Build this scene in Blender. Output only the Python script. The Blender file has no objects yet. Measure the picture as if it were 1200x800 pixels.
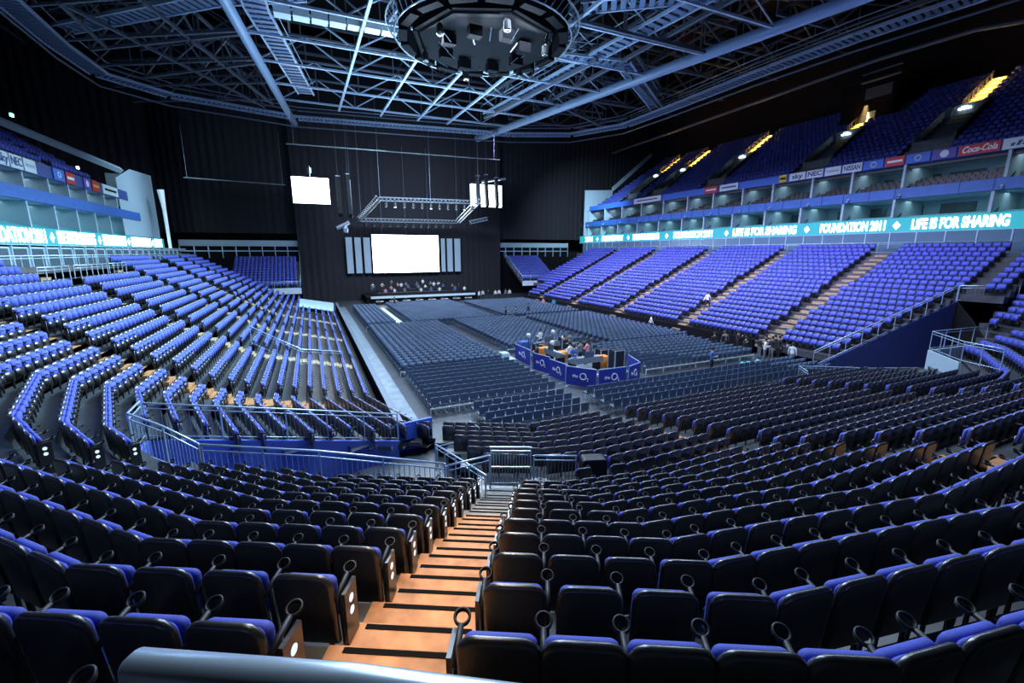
import bpy, math, random
import numpy as np
from mathutils import Vector, Matrix
random.seed(7)
S = bpy.context.scene
C = S.collection
PI = math.pi
def rad(a): return math.radians(a)

# ------------------------------------------------------------------ materials
def mat(name, col, rough=.6, metal=0., emit=None, es=0., noise=0., nscale=6., bump=0., bscale=40., spec=.5):
    m = bpy.data.materials.new(name); m.use_nodes = True
    nt = m.node_tree; b = nt.nodes['Principled BSDF']
    b.inputs['Base Color'].default_value = (*col, 1)
    b.inputs['Roughness'].default_value = rough
    b.inputs['Metallic'].default_value = metal
    b.inputs['Specular IOR Level'].default_value = spec
    if emit is not None:
        b.inputs['Emission Color'].default_value = (*emit, 1)
        b.inputs['Emission Strength'].default_value = es
    if noise > 0 or bump > 0:
        tc = nt.nodes.new('ShaderNodeTexCoord')
    if noise > 0:
        n = nt.nodes.new('ShaderNodeTexNoise'); n.inputs['Scale'].default_value = nscale
        n.inputs['Detail'].default_value = 5
        r = nt.nodes.new('ShaderNodeValToRGB')
        r.color_ramp.elements[0].position = .3; r.color_ramp.elements[1].position = .7
        r.color_ramp.elements[0].color = (*[c*(1-noise) for c in col], 1)
        r.color_ramp.elements[1].color = (*[min(1, c*(1+noise)) for c in col], 1)
        nt.links.new(tc.outputs['Object'], n.inputs['Vector'])
        nt.links.new(n.outputs['Fac'], r.inputs['Fac'])
        nt.links.new(r.outputs['Color'], b.inputs['Base Color'])
    if bump > 0:
        n2 = nt.nodes.new('ShaderNodeTexNoise'); n2.inputs['Scale'].default_value = bscale
        bp = nt.nodes.new('ShaderNodeBump'); bp.inputs['Strength'].default_value = bump
        bp.inputs['Distance'].default_value = .02
        nt.links.new(tc.outputs['Object'], n2.inputs['Vector'])
        nt.links.new(n2.outputs['Fac'], bp.inputs['Height'])
        nt.links.new(bp.outputs['Normal'], b.inputs['Normal'])
    return m

M = dict(
 shell=mat('black_plastic', (.019,.0195,.023), .30, noise=.25, nscale=30, spec=.9),
 cushion=mat('blue_fabric', (.052,.074,.42), .75, bump=.15, bscale=200, noise=.12, nscale=15),
 post=mat('seat_arm_plastic', (.010,.011,.013), .5, spec=.35),
 disc=mat('row_disc_white', (.9,.95,1), .4, emit=(.7,.9,1), es=.9),  # glow added so the plain white discs look lit
 concrete=mat('dark_concrete', (.052,.056,.064), .36, noise=.3, nscale=2.5),
 treadlight=mat('pale_concrete', (.10,.11,.13), .45, noise=.3, nscale=2.5),
 floor=mat('arena_floor', (.046,.053,.064), .4, noise=.25, nscale=.7),
 wood=mat('wood_step', (.33,.155,.070), .6, noise=.3, nscale=5, spec=.15),
 nosing=mat('black_nosing', (.004,.004,.004), .9, spec=.05),
 steelstep=mat('grey_step', (.17,.16,.15), .6, noise=.2, spec=.2),
 curtain=mat('black_drape', (.032,.031,.038), .95, spec=.1),
 black=mat('matt_black', (.008,.008,.01), .85, spec=.06),
 roof=mat('roof_black', (.018,.017,.018), .95, spec=.1),
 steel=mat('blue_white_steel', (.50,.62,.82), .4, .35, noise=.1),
 steeldark=mat('dim_roof_steel', (.13,.15,.20), .5, .3),  # darker steel; on roof trusses the shade is put into this colour
 tube=mat('roof_tube_steel', (.42,.62,.92), .4, .2),
 grating=mat('catwalk_grating', (.17,.24,.40), .5, .3),
 chrome=mat('rail_steel', (.62,.75,.86), .28, .6),
 railpaint=mat('rail_pale_paint', (.45,.58,.72), .35, .5),
 baluster=mat('rail_baluster', (.22,.25,.29), .4, .6),
 bluewall=mat('blue_wall', (.055,.10,.42), .6, noise=.1),
 navy=mat('navy_banner', (.016,.03,.30), .55, noise=.08),
 white=mat('white_paint', (.8,.82,.85), .5),
 suite=mat('suite_wall', (.33,.44,.52), .6, noise=.06),
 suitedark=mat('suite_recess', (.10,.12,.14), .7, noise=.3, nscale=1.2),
 glass=mat('suite_glass', (.10,.13,.16), .12, .3),
 parapet=mat('blue_parapet', (.035,.125,.42), .5, noise=.12, nscale=2),
 teal=mat('teal_led_board', (.02,.14,.18), .5, emit=(.02,.42,.50), es=.85),
 tealside=mat('teal_soffit', (.06,.30,.34), .6),
 ledtext=mat('led_letter', (1,1,1), .5, emit=(.70,.96,1), es=9),
 screen=mat('lit_screen', (1,1,1), .5, emit=(.86,.95,1), es=7),
 strip=mat('led_strip_panel', (.25,.33,.42), .45, emit=(.30,.42,.55), es=.30),
 grey=mat('chair_grey', (.052,.085,.15), .55, noise=.2, nscale=.5),
 greymetal=mat('chair_metal', (.35,.45,.58), .35, .6),
 alu=mat('truss_aluminium', (.62,.68,.76), .3, .8),
 lamp=mat('lamp_black', (.02,.02,.025), .4),
 warm=mat('warm_lamp', (1,.8,.4), .5, emit=(1,.78,.35), es=6),
 cyanlamp=mat('blue_white_lamp', (.6,.8,1), .5, emit=(.55,.85,1), es=12),
 green=mat('green_exit_lamp', (.1,1,.4), .5, emit=(.15,1,.55), es=8),
 warmstep=mat('warm_lit_step', (.80,.55,.16), .5, noise=.15),  # warm aisle light put into the step colour
 red=mat('red_board', (.50,.03,.035), .5),
 adwhite=mat('white_board', (.62,.70,.76), .5),
 adnavy=mat('navy_text', (.03,.07,.25), .5),
 purple=mat('purple_board', (.10,.06,.36), .5),
 adblue=mat('blue_board', (.04,.14,.60), .5),
 yellow=mat('yellow_board', (.65,.45,.04), .5),
 cyan=mat('cyan_sheet', (.10,.50,.62), .5),
 case=mat('flight_case', (.022,.022,.026), .5, noise=.3, spec=.2),
 casegrey=mat('desk_grey', (.16,.19,.22), .5, noise=.25),
 paper=mat('paper_white', (.62,.63,.63), .7),
 orange=mat('orange_cloth', (.75,.24,.04), .7),
 skin=mat('skin', (.50,.30,.22), .6),
 hair=mat('dark_hair', (.02,.015,.012), .7),
 shoe=mat('shoe_black', (.012,.012,.012), .5),
 c_black=mat('cloth_black', (.016,.016,.02), .85),
 c_white=mat('cloth_white', (.70,.72,.75), .85),
 c_blue=mat('cloth_blue', (.05,.11,.36), .85),
 c_cyan=mat('cloth_cyan', (.03,.42,.68), .85),
 c_pink=mat('cloth_pink', (.62,.28,.36), .85),
 c_grey=mat('cloth_grey', (.16,.17,.19), .85),
)

# ------------------------------------------------------------------ mesh helper
class MB:
    def __init__(s): s.v=[]; s.f=[]; s.m=[]; s.mi=0
    def add(s, vs, fs, mi=None):
        o=len(s.v); s.v += [tuple(p) for p in vs]
        for f in fs: s.f.append(tuple(i+o for i in f)); s.m.append(s.mi if mi is None else mi)
    def box(s, a, b, mi=None):
        x0,y0,z0=a; x1,y1,z1=b
        s.add([(x0,y0,z0),(x1,y0,z0),(x1,y1,z0),(x0,y1,z0),(x0,y0,z1),(x1,y0,z1),(x1,y1,z1),(x0,y1,z1)],
              [(0,3,2,1),(4,5,6,7),(0,1,5,4),(1,2,6,5),(2,3,7,6),(3,0,4,7)], mi)
    def obox(s, c, ax, ay, hz, mi=None):
        c=Vector(c); ax=Vector(ax); ay=Vector(ay); z=Vector((0,0,hz))
        vs=[c+sx*ax+sy*ay+sz*z for sz in (-1,1) for sx,sy in ((-1,-1),(1,-1),(1,1),(-1,1))]
        s.add(vs,[(0,3,2,1),(4,5,6,7),(0,1,5,4),(1,2,6,5),(2,3,7,6),(3,0,4,7)], mi)
    def tube(s, pts, r, n=8, mi=None, cap=True):
        pts=[Vector(p) for p in pts]; rings=[]
        rr = r if isinstance(r,(list,tuple)) else [r]*len(pts)
        prev=None
        for i,p in enumerate(pts):
            d=(pts[min(i+1,len(pts)-1)]-pts[max(i-1,0)]).normalized()
            up=Vector((0,0,1)) if abs(d.z)<.95 else Vector((1,0,0))
            if prev is not None: up=prev
            x=d.cross(up)
            if x.length<1e-5: x=d.cross(Vector((0,1,.1)))
            x.normalize(); y=x.cross(d).normalized(); prev=y
            rings.append([p+rr[i]*(math.cos(2*PI*k/n)*x+math.sin(2*PI*k/n)*y) for k in range(n)])
        vs=[v for R in rings for v in R]; fs=[]
        for i in range(len(rings)-1):
            for k in range(n):
                k2=(k+1)%n; fs.append((i*n+k,i*n+k2,(i+1)*n+k2,(i+1)*n+k))
        if cap:
            fs.append(tuple(range(n-1,-1,-1))); fs.append(tuple((len(rings)-1)*n+k for k in range(n)))
        s.add(vs,fs,mi)
    def torus(s, c, R, r, n=16, m=6, nx=(1,0,0), ny=(0,1,0), mi=None):
        c=Vector(c); nx=Vector(nx).normalized(); ny=Vector(ny).normalized(); nz=nx.cross(ny)
        vs=[];fs=[]
        for i in range(n):
            a=2*PI*i/n; d=math.cos(a)*nx+math.sin(a)*ny
            for j in range(m):
                b=2*PI*j/m; vs.append(c+d*(R+r*math.cos(b))+nz*r*math.sin(b))
        for i in range(n):
            for j in range(m):
                fs.append((i*m+j,((i+1)%n)*m+j,((i+1)%n)*m+(j+1)%m,i*m+(j+1)%m))
        s.add(vs,fs,mi)
    def lathe(s, prof, n=16, c=(0,0,0), mi=None):
        c=Vector(c); vs=[];fs=[]
        for r,z in prof:
            for k in range(n): vs.append(c+Vector((r*math.cos(2*PI*k/n),r*math.sin(2*PI*k/n),z)))
        for i in range(len(prof)-1):
            for k in range(n):
                k2=(k+1)%n; fs.append((i*n+k,i*n+k2,(i+1)*n+k2,(i+1)*n+k))
        fs.append(tuple(range(n-1,-1,-1))); fs.append(tuple((len(prof)-1)*n+k for k in range(n)))
        s.add(vs,fs,mi)
    def loft(s, loops, mi=None):
        n=len(loops[0]); vs=[p for L in loops for p in L]; fs=[]
        for i in range(len(loops)-1):
            for k in range(n):
                k2=(k+1)%n; fs.append((i*n+k,i*n+k2,(i+1)*n+k2,(i+1)*n+k))
        fs.append(tuple(range(n-1,-1,-1))); fs.append(tuple((len(loops)-1)*n+k for k in range(n)))
        s.add(vs,fs,mi)
    def mesh(s, name, mats, smooth=False):
        me=bpy.data.meshes.new(name); me.from_pydata(s.v,[],s.f)
        mats = mats if isinstance(mats,(list,tuple)) else [mats]
        for m in mats: me.materials.append(m)
        if len(mats)>1: me.polygons.foreach_set('material_index', s.m)
        if smooth:
            me.polygons.foreach_set('use_smooth',[True]*len(me.polygons))
        me.update(); return me
    def build(s, name, mats, parent=None, smooth=False):
        o=bpy.data.objects.new(name, s.mesh(name,mats,smooth)); C.objects.link(o)
        if parent is not None: o.parent=parent
        return o
def tag(o, label, cat, group=None):
    o['label']=label; o['category']=cat
    if group: o['group']=group
    return o
def struct(o): o['kind']='structure'; return o
def stuff(o, label, cat): o['kind']='stuff'; o['label']=label; o['category']=cat; return o
def thing(name, label, cat, loc=(0,0,0), rz=0, group=None):
    o=bpy.data.objects.new(name,None); C.objects.link(o); o.empty_display_size=.1
    o.location=loc; o.rotation_euler=(0,0,rz); return tag(o,label,cat,group)
def meshobj(name, me, parent=None, loc=(0,0,0), rz=0):
    o=bpy.data.objects.new(name,me); C.objects.link(o); o.location=loc; o.rotation_euler=(0,0,rz)
    if parent is not None: o.parent=parent
    return o
def text(name, body, m, loc, rot, size, parent=None, sx=1., ext=.01, shear=0., fit=None, bold=0.):
    """lettering as a mesh; fit = width in metres"""
    cu=bpy.data.curves.new(name,'FONT'); cu.body=body; cu.size=size; cu.extrude=ext; cu.offset=bold
    cu.align_x='CENTER'; cu.align_y='CENTER'; cu.shear=shear
    t_=bpy.data.objects.new(name,cu); C.objects.link(t_)
    dg=bpy.context.evaluated_depsgraph_get(); dg.update()
    me=bpy.data.meshes.new_from_object(t_.evaluated_get(dg)); bpy.data.objects.remove(t_); bpy.data.curves.remove(cu)
    me.materials.clear(); me.materials.append(m)
    xs=[v.co.x for v in me.vertices]; w=max(xs)-min(xs)
    if fit: sx=fit/w if not callable(fit) else fit(w)
    for v in me.vertices: v.co.x*=sx
    o=bpy.data.objects.new(name,me); C.objects.link(o); o.location=loc; o.rotation_euler=rot
    if parent is not None: o.parent=parent
    return o

# ------------------------------------------------------------------ bowl geometry
CX=17.6
FAC=[(90,-10.2,.64),(72,-4.85,.71),(58,-1.42,.71),(45,.86,.71),(28,1.97,.79),(11,1.35,.79),(0,-.03,.80)]
YEND=69.
def zrow(k): return 5.23-.35*(k-1) if k<=11 else 1.73-.16*(k-11)
def fline(i,k):
    n,s1,run=FAC[i]; a=rad(n); return math.sin(a),math.cos(a),s1+run*(k-1)
def inter(i,j,k):
    a1,b1,c1=fline(i,k); a2,b2,c2=fline(j,k); d=a1*b2-a2*b1
    return ((c1*b2-c2*b1)/d,(a1*c2-a2*c1)/d)
def rowpath(k):
    """14 vertices of the row line k from the left side stand round the end to the right."""
    L=[(fline(0,k)[2],YEND)]+[inter(i,i+1,k) for i in range(6)]
    return L+[(2*CX-x,y) for x,y in reversed(L)]
SEGN=[90,72,58,45,28,11,0,-11,-28,-45,-58,-72,-90]
SEGK=[(-4,20),(-4,20),(-4,20),(0,20),(0,20),(1,20),(1,20),(1,20),(1,20),(-4,20),(-7,20),(-7,20),None]

VOML=[(-4.75,15.2),(2.6,16.6),(4.2,16.9),(4.1,10.4),(2.8,10.6),(-.2,11.6),(-2.8,12.0),(-4.6,13.8)]
VOMR=[(41.2,15.0),(30.6,17.9),(30.6,13.9),(33.4,12.9),(38.0,12.0),(39.9,13.4)]
def inpoly(x,y,P):
    c=False; n=len(P)
    for i in range(n):
        x1,y1=P[i]; x2,y2=P[(i+1)%n]
        if (y1>y)!=(y2>y) and x<(x2-x1)*(y-y1)/(y2-y1)+x1: c=not c
    return c
def hole(x,y): return inpoly(x,y,VOML) or inpoly(x,y,VOMR)
# aisles: point, azimuth, half width, rows
AISLES=[((.07,2.16),28,.60,0,11),((12.0,0),0,.55,1,20),((23.2,0),0,.55,1,20),
        ((-4.75,10.3),51,.62,-5,9),((2*CX+4.75,10.3),-51,.62,-5,11)]
SIDEAISLE=[21.6,31.,41.,51.,60.5]
RAISLE=[22.6,31.6,41.6,51.3,60.8]
def inaisle(x,y,k,seg,m=0.):
    for (px,py),az,hw,k0,k1 in AISLES:
        if not (k0<=k<=k1): continue
        a=rad(az); dx,dy=x-px,y-py
        if abs(dx*math.cos(a)-dy*math.sin(a))<hw+m and (az!=28 or x<9): return True
    if seg==0:
        for ya in SIDEAISLE:
            if abs(y-ya)<.6+m: return True
    return False

# terrace
def terrace(name, segs, mats, splitk=None):
    b=MB()
    for si in segs:
        if SEGK[si] is None: continue
        k0,k1=SEGK[si]
        for k in range(k0,k1+1):
            run=FAC[si if si<7 else 12-si][2]; e=.14/run
            A=rowpath(k-e); B=rowpath(k+1-e)
            a0,a1,b0,b1=map(Vector,(A[si],A[si+1],B[si],B[si+1]))
            if (a1-a0).length<.05: continue
            d=Vector((math.cos(rad(SEGN[si])),-math.sin(rad(SEGN[si]))))
            if (a1-a0).dot(d)*(1)<0 and si!=0:
                pass
            n=max(1,int((a1-a0).length/.5)); z=zrow(k); zu=zrow(k-1)
            for c in range(n):
                t0,t1=c/n,(c+1)/n
                p=[a0.lerp(a1,t0),a0.lerp(a1,t1),b0.lerp(b1,t1),b0.lerp(b1,t0)]
                m=(p[0]+p[1]+p[2]+p[3])/4
                if hole(m.x,m.y): continue
                if (si>=10 and m.y>12.9) or (m.x>30.6 and m.y>13.2 and si>=8): continue
                b.add([(p[0].x,p[0].y,z),(p[1].x,p[1].y,z),(p[2].x,p[2].y,z),(p[3].x,p[3].y,z)],[(0,1,2,3)])
                b.add([(p[0].x,p[0].y,z),(p[1].x,p[1].y,z),(p[1].x,p[1].y,zu),(p[0].x,p[0].y,zu)],[(0,1,2,3)])
                q0,q1=p[3],p[2]; zl=zrow(k+1)-.05 if k<k1 else 0
                b.add([(q0.x,q0.y,z),(q1.x,q1.y,z),(q1.x,q1.y,zl),(q0.x,q0.y,zl)],[(0,1,2,3)])
    return struct(b.build(name,mats))
terrace('floor_terrace_left',[0,1,2,3],M['concrete'])
terrace('floor_terrace_end',[4,5,6,7,8],M['concrete'])
terrace('floor_terrace_corner',[9,10,11],M['concrete'])

# right side stand: straight rows
RX0,RRUN,RZ0,RRISE,RN=33.0,.74,1.0,.35,21
def rstart(j):
    x=RX0+j*RRUN
    return 17.75-(x-30.8)*.28+.1 if x<41.3 else 12.6
b=MB()
for j in range(RN):
    x=RX0+j*RRUN; z=RZ0+j*RRISE; y0=rstart(j); ye=YEND+1 if j>=5 else 66
    b.box((x-.60,y0,z-.45),(x+.14,ye,z))
struct(b.build('floor_terrace_right',M['concrete']))

# ------------------------------------------------------------------ seat layout
seats=[]   # x,y,z,heading az (the way the sitter faces), seg, k, slot
def lay_segment(si,k):
    if k>=12 and si in (7,8): return
    P=rowpath(k); a=Vector(P[si]); c=Vector(P[si+1])
    if k>=12 and si==6: c.x=30.4
    L=(c-a).length
    d=Vector((math.cos(rad(SEGN[si])),-math.sin(rad(SEGN[si]))))
    if L<.5 or (c-a).dot(d)<0: return
    n=max(1,round(L/.502)); pitch=L/n; off=0
    if si==4:   # seats are set out from the wooden stairs
        pass
    for i in range(n):
        p=a+d*(off+(i+.5)*pitch)
        seats.append([p.x,p.y,zrow(k),SEGN[si],si,k,i])
for si in range(12):
    k0,k1=SEGK[si]
    for k in range(k0,k1+1):
        if si==4:
            # two blocks either side of the wooden stairs
            P=rowpath(k); a=Vector(P[4]); c=Vector(P[5]); u=Vector((math.sin(rad(28)),math.cos(rad(28)))); d=Vector((math.cos(rad(28)),-math.sin(rad(28))))
            s=u.dot(a)
            if k<=11:
                ta,tc=a.dot(d),c.dot(d)
                L=-1.47-ta+.04; n=max(1,round(L/.497)); pt=L/n
                for q_ in range(n):
                    p=u*s+d*(-1.47-(q_+.5)*pt); seats.append([p.x,p.y,zrow(k),28,4,k,0])
                if k>=1:
                    L=tc+.42+.04; n=max(1,round(L/.497)); pt=L/n
                    for q_ in range(n):
                        p=u*s+d*(-.42+(q_+.5)*pt); seats.append([p.x,p.y,zrow(k),28,4,k,1])
            else: lay_segment(4,k)
        else: lay_segment(si,k)
def keep(s):
    x,y,z,h,si,k,i=s
    if inaisle(x,y,k,si,.18 if si!=4 or k>11 else -.2): return False
    f=Vector((math.sin(rad(h)),math.cos(rad(h))))*.3
    for q in ((x,y),(x+f.x,y+f.y)):
        if hole(*q): return False
    if k>=12 and (x<4.3 or y<11.0 and x<6.2) and y<17 and si>=3: return False
    if k>=12 and si<=3 and si>0 and y<12.2: return False
    if k>=12 and si>=8 and (x>31.2): return False
    if math.hypot(x-6.9,y-9.6)<.8: return False
    if si==0 and y<17.2 and False: return False
    if si==0 and k<=-2 and 29<y<41: return False   # wheelchair platform
    if si in (8,) and x>38: return False
    if si>=10 and y>12.4: return False
    if si==0 and y>57. and x>-2.4 and k>14: return False
    if x>30.4 and y>12.9 and 8<=si<=12: return False
    return True
seats=[s for s in seats if keep(s)]
for j in range(RN):
    x=RX0+j*RRUN; y=rstart(j)+.4; ye=65.5 if j<5 else YEND+.5
    while y<ye:
        if all(abs(y-ya)>.85 for ya in RAISLE) and not (abs(y-14.3)<.7):
            seats.append([x,y,RZ0+j*RRISE,-90,20,j,0])
        y+=.515
# far end blocks either side of the stage
def far_block(x0,x1,y0,sgn,rows,z0,seg):
    for r in range(rows):
        n=int((x1-x0)/.515)
        for i in range(n):
            seats.append([x0+(i+.5)*.515,y0+r*.62,z0+r*.33,180,seg,r,i])
FLB=(-10.2,-1.8,70.2,1,12,3.0,21); FRB=(34.2,41.2,70.6,1,12,3.0,22)
far_block(*FLB); far_block(*FRB)
# upper tiers
UX0,URUN,UZ0,URISE,UN=51.2,.72,16.3,.50,18
UAISLE=[22.9,33.1,46.6,57.7,64.0]
for j in range(UN):
    y=11.
    while y<72.5-.25*j:
        d=min(abs(y-a) for a in UAISLE)
        if d>(.95 if j>=10 else 1.85) and not (j>=13 and 29.0<y<36.0): seats.append([UX0+j*URUN,y,UZ0+j*URISE,-90,23,j,0])
        y+=.515
ULX0,ULZ0,ULN=-19.0,14.7,9
for j in range(ULN):
    y=36.
    while y<58-.2*j:
        if min(abs(y-a) for a in (41.,50.))>.8: seats.append([ULX0-j*.72,y,ULZ0+j*.5,90,24,j,0])
        y+=.515

# ------------------------------------------------------------------ camera maths (for choosing the 300 largest)
F,TILT,YAW=510.,rad(11.6),rad(24.5); CAMZ=8.1
def project(x,y,z):
    z-=CAMZ
    fw=x*math.sin(YAW)+y*math.cos(YAW); rt=x*math.cos(YAW)-y*math.sin(YAW)
    zc=fw*math.cos(TILT)-z*math.sin(TILT); yc=-fw*math.sin(TILT)-z*math.cos(TILT)
    if zc<.2: return None
    return 600+F*rt/zc,400+F*yc/zc,zc
def inframe(x,y,z,m=0):
    p=project(x,y,z)
    return p is not None and -m<p[0]<1200+m and -m<p[1]<800+m
near=[]
for idx,s in enumerate(seats):
    x,y,z,h,si,k,i=s
    f=Vector((math.sin(rad(h)),math.cos(rad(h))))
    if not any(inframe(x+f.x*q,y+f.y*q,z+hh) for q,hh in ((0,.84),(.35,.72))): continue
    near.append((math.sqrt(x*x+y*y+(z+.7-CAMZ)**2),idx))
near.sort(); NEAR=[i for _,i in near[:300]]; NEARSET=set(NEAR)

# ------------------------------------------------------------------ detailed seat
def rrect(w,z0,z1,rt,rb,n=6):
    pts=[]
    for cx,cz,a0,r in ((w-rt,z1-rt,0,rt),(-w+rt,z1-rt,90,rt),(-w+rb,z0+rb,180,rb),(w-rb,z0+rb,270,rb)):
        for i in range(n+1):
            a=rad(a0+90*i/n); pts.append((cx+r*math.cos(a),cz+r*math.sin(a)))
    return pts
def slab(b,w,z0,z1,rt,rb,ys,lean=.10,zb=.3):
    loops=[]
    for y,ins in ys:
        loops.append([(x,y-(z-zb)*lean,z) for x,z in rrect(w-ins,z0+ins,z1-ins,max(rt-ins,.005),max(rb-ins,.005))])
    b.loft(loops)
mb=MB(); slab(mb,.234,.20,.86,.115,.03,[(0,.040),(.001,.030),(.006,.017),(.016,.006),(.030,.0),(.044,.003),(.052,.012),(.055,.03)]); SE_BACK=mb.mesh('seat_backrest',M['shell'],True)
mb=MB(); slab(mb,.205,.42,.805,.06,.03,[(.056,.0),(.075,.004),(.086,.02),(.09,.05)]); SE_CUSH=mb.mesh('seat_back_cushion',M['cushion'],True)
mb=MB(); slab(mb,.207,.40,.765,.055,.04,[(.080,.03),(.086,.010),(.10,0),(.128,.0),(.142,.010),(.150,.035)],lean=.06); 
SE_PAN=mb.mesh('seat_pan_cushion',M['cushion'],True)
mb=MB(); slab(mb,.215,.34,.60,.05,.03,[(.148,.03),(.158,.005),(.17,.01),(.175,.03)],lean=.05); SE_UNDER=mb.mesh('seat_pan_shell',M['shell'],True)
mb=MB(); mb.tube([(.245,-.01,.63),(.245,.08,.675),(.245,.20,.70)],[.016,.021,.019],8); mb.tube([(.245,.05,.66),(.245,.07,.35),(.245,.09,.0)],.021,6); SE_ARM=mb.mesh('seat_armrest',M['post'],True)
mb=MB(); mb.torus((.245,.248,.72),.046,.0085,20,6,(1,0,0),(0,.92,.38)); mb.torus((.245,.25,.705),.044,.0085,20,6,(1,0,0),(0,.92,.38)); SE_RING=mb.mesh('seat_cup_holder',M['post'],True)
mb=MB(); mb.box((-.2,.02,.24),(.2,.09,.30)); mb.tube([(-.14,.06,0),(-.14,.06,.27)],.02,6); mb.tube([(.14,.06,0),(.14,.06,.27)],.02,6); SE_PED=mb.mesh('seat_pedestal',M['post'])
def endpanel(sgn):
    q=MB(); x=.285*sgn; q.box((min(x-.014,x+.014),.02,.02),(max(x-.014,x+.014),.22,.66)); return q.mesh('seat_end_panel',M['shell'])
EPN={1:endpanel(1),-1:endpanel(-1)}
def disc(sgn,z):
    q=MB(); n=12
    q.add([(.302*sgn,.12+.034*math.cos(2*PI*i/n),z+.034*math.sin(2*PI*i/n)) for i in range(n)]+[(.297*sgn,.12+.034*math.cos(2*PI*i/n),z+.034*math.sin(2*PI*i/n)) for i in range(n)],
          [tuple(range(n)) if sgn<0 else tuple(reversed(range(n)))]+[(i,(i+1)%n,n+(i+1)%n,n+i) for i in range(n)])
    return q.mesh('seat_row_disc',M['disc'])
DSC={(s,z):disc(s,z) for s in (1,-1) for z in (.55,.44)}

ORD=['zeroth','first','second','third','fourth','fifth','sixth','seventh','eighth','ninth','tenth','eleventh','twelfth','thirteenth','fourteenth','fifteenth','sixteenth','seventeenth','eighteenth','nineteenth','twentieth','twenty-first','twenty-second','twenty-third','twenty-fourth','twenty-fifth','twenty-sixth','twenty-seventh','twenty-eighth','twenty-ninth','thirtieth','thirty-first','thirty-second','thirty-third','thirty-fourth','thirty-fifth','thirty-sixth','thirty-seventh','thirty-eighth','thirty-ninth','fortieth','forty-first','forty-second','forty-third','forty-fourth','forty-fifth','forty-sixth']
# position of every seat of a row counted from the wooden stairs
pos={}
u28=Vector((math.sin(rad(28)),math.cos(rad(28)))); d28=Vector((math.cos(rad(28)),-math.sin(rad(28))))
rows={}
for idx,s in enumerate(seats):
    if s[4]<=12: rows.setdefault(s[5],[]).append(idx)
for k,L in rows.items():
    def along(i):
        s=seats[i]; d=Vector((math.cos(rad(s[3])),-math.sin(rad(s[3]))))
        return (s[4], s[0]*d.x+s[1]*d.y)
    L.sort(key=along)
    right=[i for i in L if seats[i][4]>4 or (seats[i][4]==4 and Vector(seats[i][:2]).dot(d28)>-.95)]
    left=[i for i in L if i not in set(right)][::-1]
    for n,i in enumerate(right): pos[i]=('right',n+1)
    for n,i in enumerate(left): pos[i]=('left',n+1)
def is_end(idx):
    """is there an aisle straight beside this seat, and on which hand (+1 = sitter's x+)"""
    x,y,z,h,si,k,i=seats[idx]; d=Vector((math.cos(rad(h)),-math.sin(rad(h))))
    for sg in (1,-1):
        if inaisle(x+d.x*sg*.6,y+d.y*sg*.6,k,si,.0): return sg
    return 0
for idx in NEAR:
    x,y,z,h,si,k,i=seats[idx]
    side,n=pos.get(idx,('right',1))
    rowname = ('partial row beside the chrome rail' if k==0 else ORD[k]+' row below the chrome rail' if k>0 else ORD[-k]+' row above the chrome rail')
    t=thing('arena_seat', f'black-backed blue folding seat, {rowname}, {ORD[min(n,46)]} {side} of wooden stairs','seat',(x,y,z),rad(-h),'folding seats of the lower tier')
    meshobj('backrest',SE_BACK,t); meshobj('back_cushion',SE_CUSH,t)
    p=meshobj('seat_pan',SE_PAN,t); meshobj('underside_shell',SE_UNDER,p)
    meshobj('pedestal',SE_PED,t)
    e=is_end(idx)
    a=meshobj('armrest',SE_ARM,t); meshobj('cup_holder',SE_RING,a)
    if e==-1:
        a=meshobj('armrest',SE_ARM,t); a.location=(-.49,0,0); meshobj('cup_holder',SE_RING,a)
    if e!=0:
        ep=meshobj('end_panel',EPN[e],t)
        for zz in (.55,.44): meshobj('row_disc',DSC[(e,zz)],ep)

# ------------------------------------------------------------------ all the other seats: one object
def low_seat(lod):
    q=MB()
    def bx(x0,x1,y0,y1,z0,z1,mi,ins=0,lean=.08):
        vs=[]
        for y in (y0,y1):
            for (x,z) in ((x0,z0),(x1,z0),(x1,z1-ins),(x1-ins,z1),(x0+ins,z1),(x0,z1-ins)) if ins else ((x0,z0),(x1,z0),(x1,z1),(x0,z1)):
                vs.append((x,y-(z-.3)*lean,z))
        n=len(vs)//2
        q.add(vs,[tuple(range(n)),tuple(reversed(range(n,2*n)))]+[(i,n+i,n+(i+1)%n,(i+1)%n) for i in range(n)],mi)
    bx(-.238,.238,0,.05,.20,.86,0,.06)
    bx(-.215,.215,.052,.085,.45,.81,1,.045)
    bx(-.22,.22,.088,.152,.43,.765,1,.03,.06)
    if lod<2: bx(-.2,.2,.154,.178,.34,.56,0,0,.05)
    q.box((.23,.06,0),(.26,.10,.64),0)
    if lod<2:
        q.box((.23,-.01,.64),(.26,.21,.69),2)
        q.torus((.245,.255,.715),.045,.012,6,3,mi=2)
    return q
def tile(q, items, name, mats):
    V=np.array(q.v,dtype=np.float32); nv=len(V); N=len(items)
    A=np.array([(s[0],s[1],s[2],rad(-s[3])) for s in items],dtype=np.float32)
    c,sn=np.cos(A[:,3])[:,None],np.sin(A[:,3])[:,None]
    X=V[None,:,0]*c-V[None,:,1]*sn+A[:,0:1]; Y=V[None,:,0]*sn+V[None,:,1]*c+A[:,1:2]; Z=V[None,:,2]+A[:,2:3]
    co=np.stack([X,Y,Z],-1).reshape(-1,3)
    lens=[len(f) for f in q.f]; flat=np.array([i for f in q.f for i in f],dtype=np.int64); nl=len(flat)
    loops=(flat[None,:]+(np.arange(N)*nv)[:,None]).reshape(-1)
    tot=np.tile(np.array(lens),N); start=np.concatenate([[0],np.cumsum(tot)[:-1]])
    return co,loops,tot,start,np.tile(np.array(q.m),N)
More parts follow.
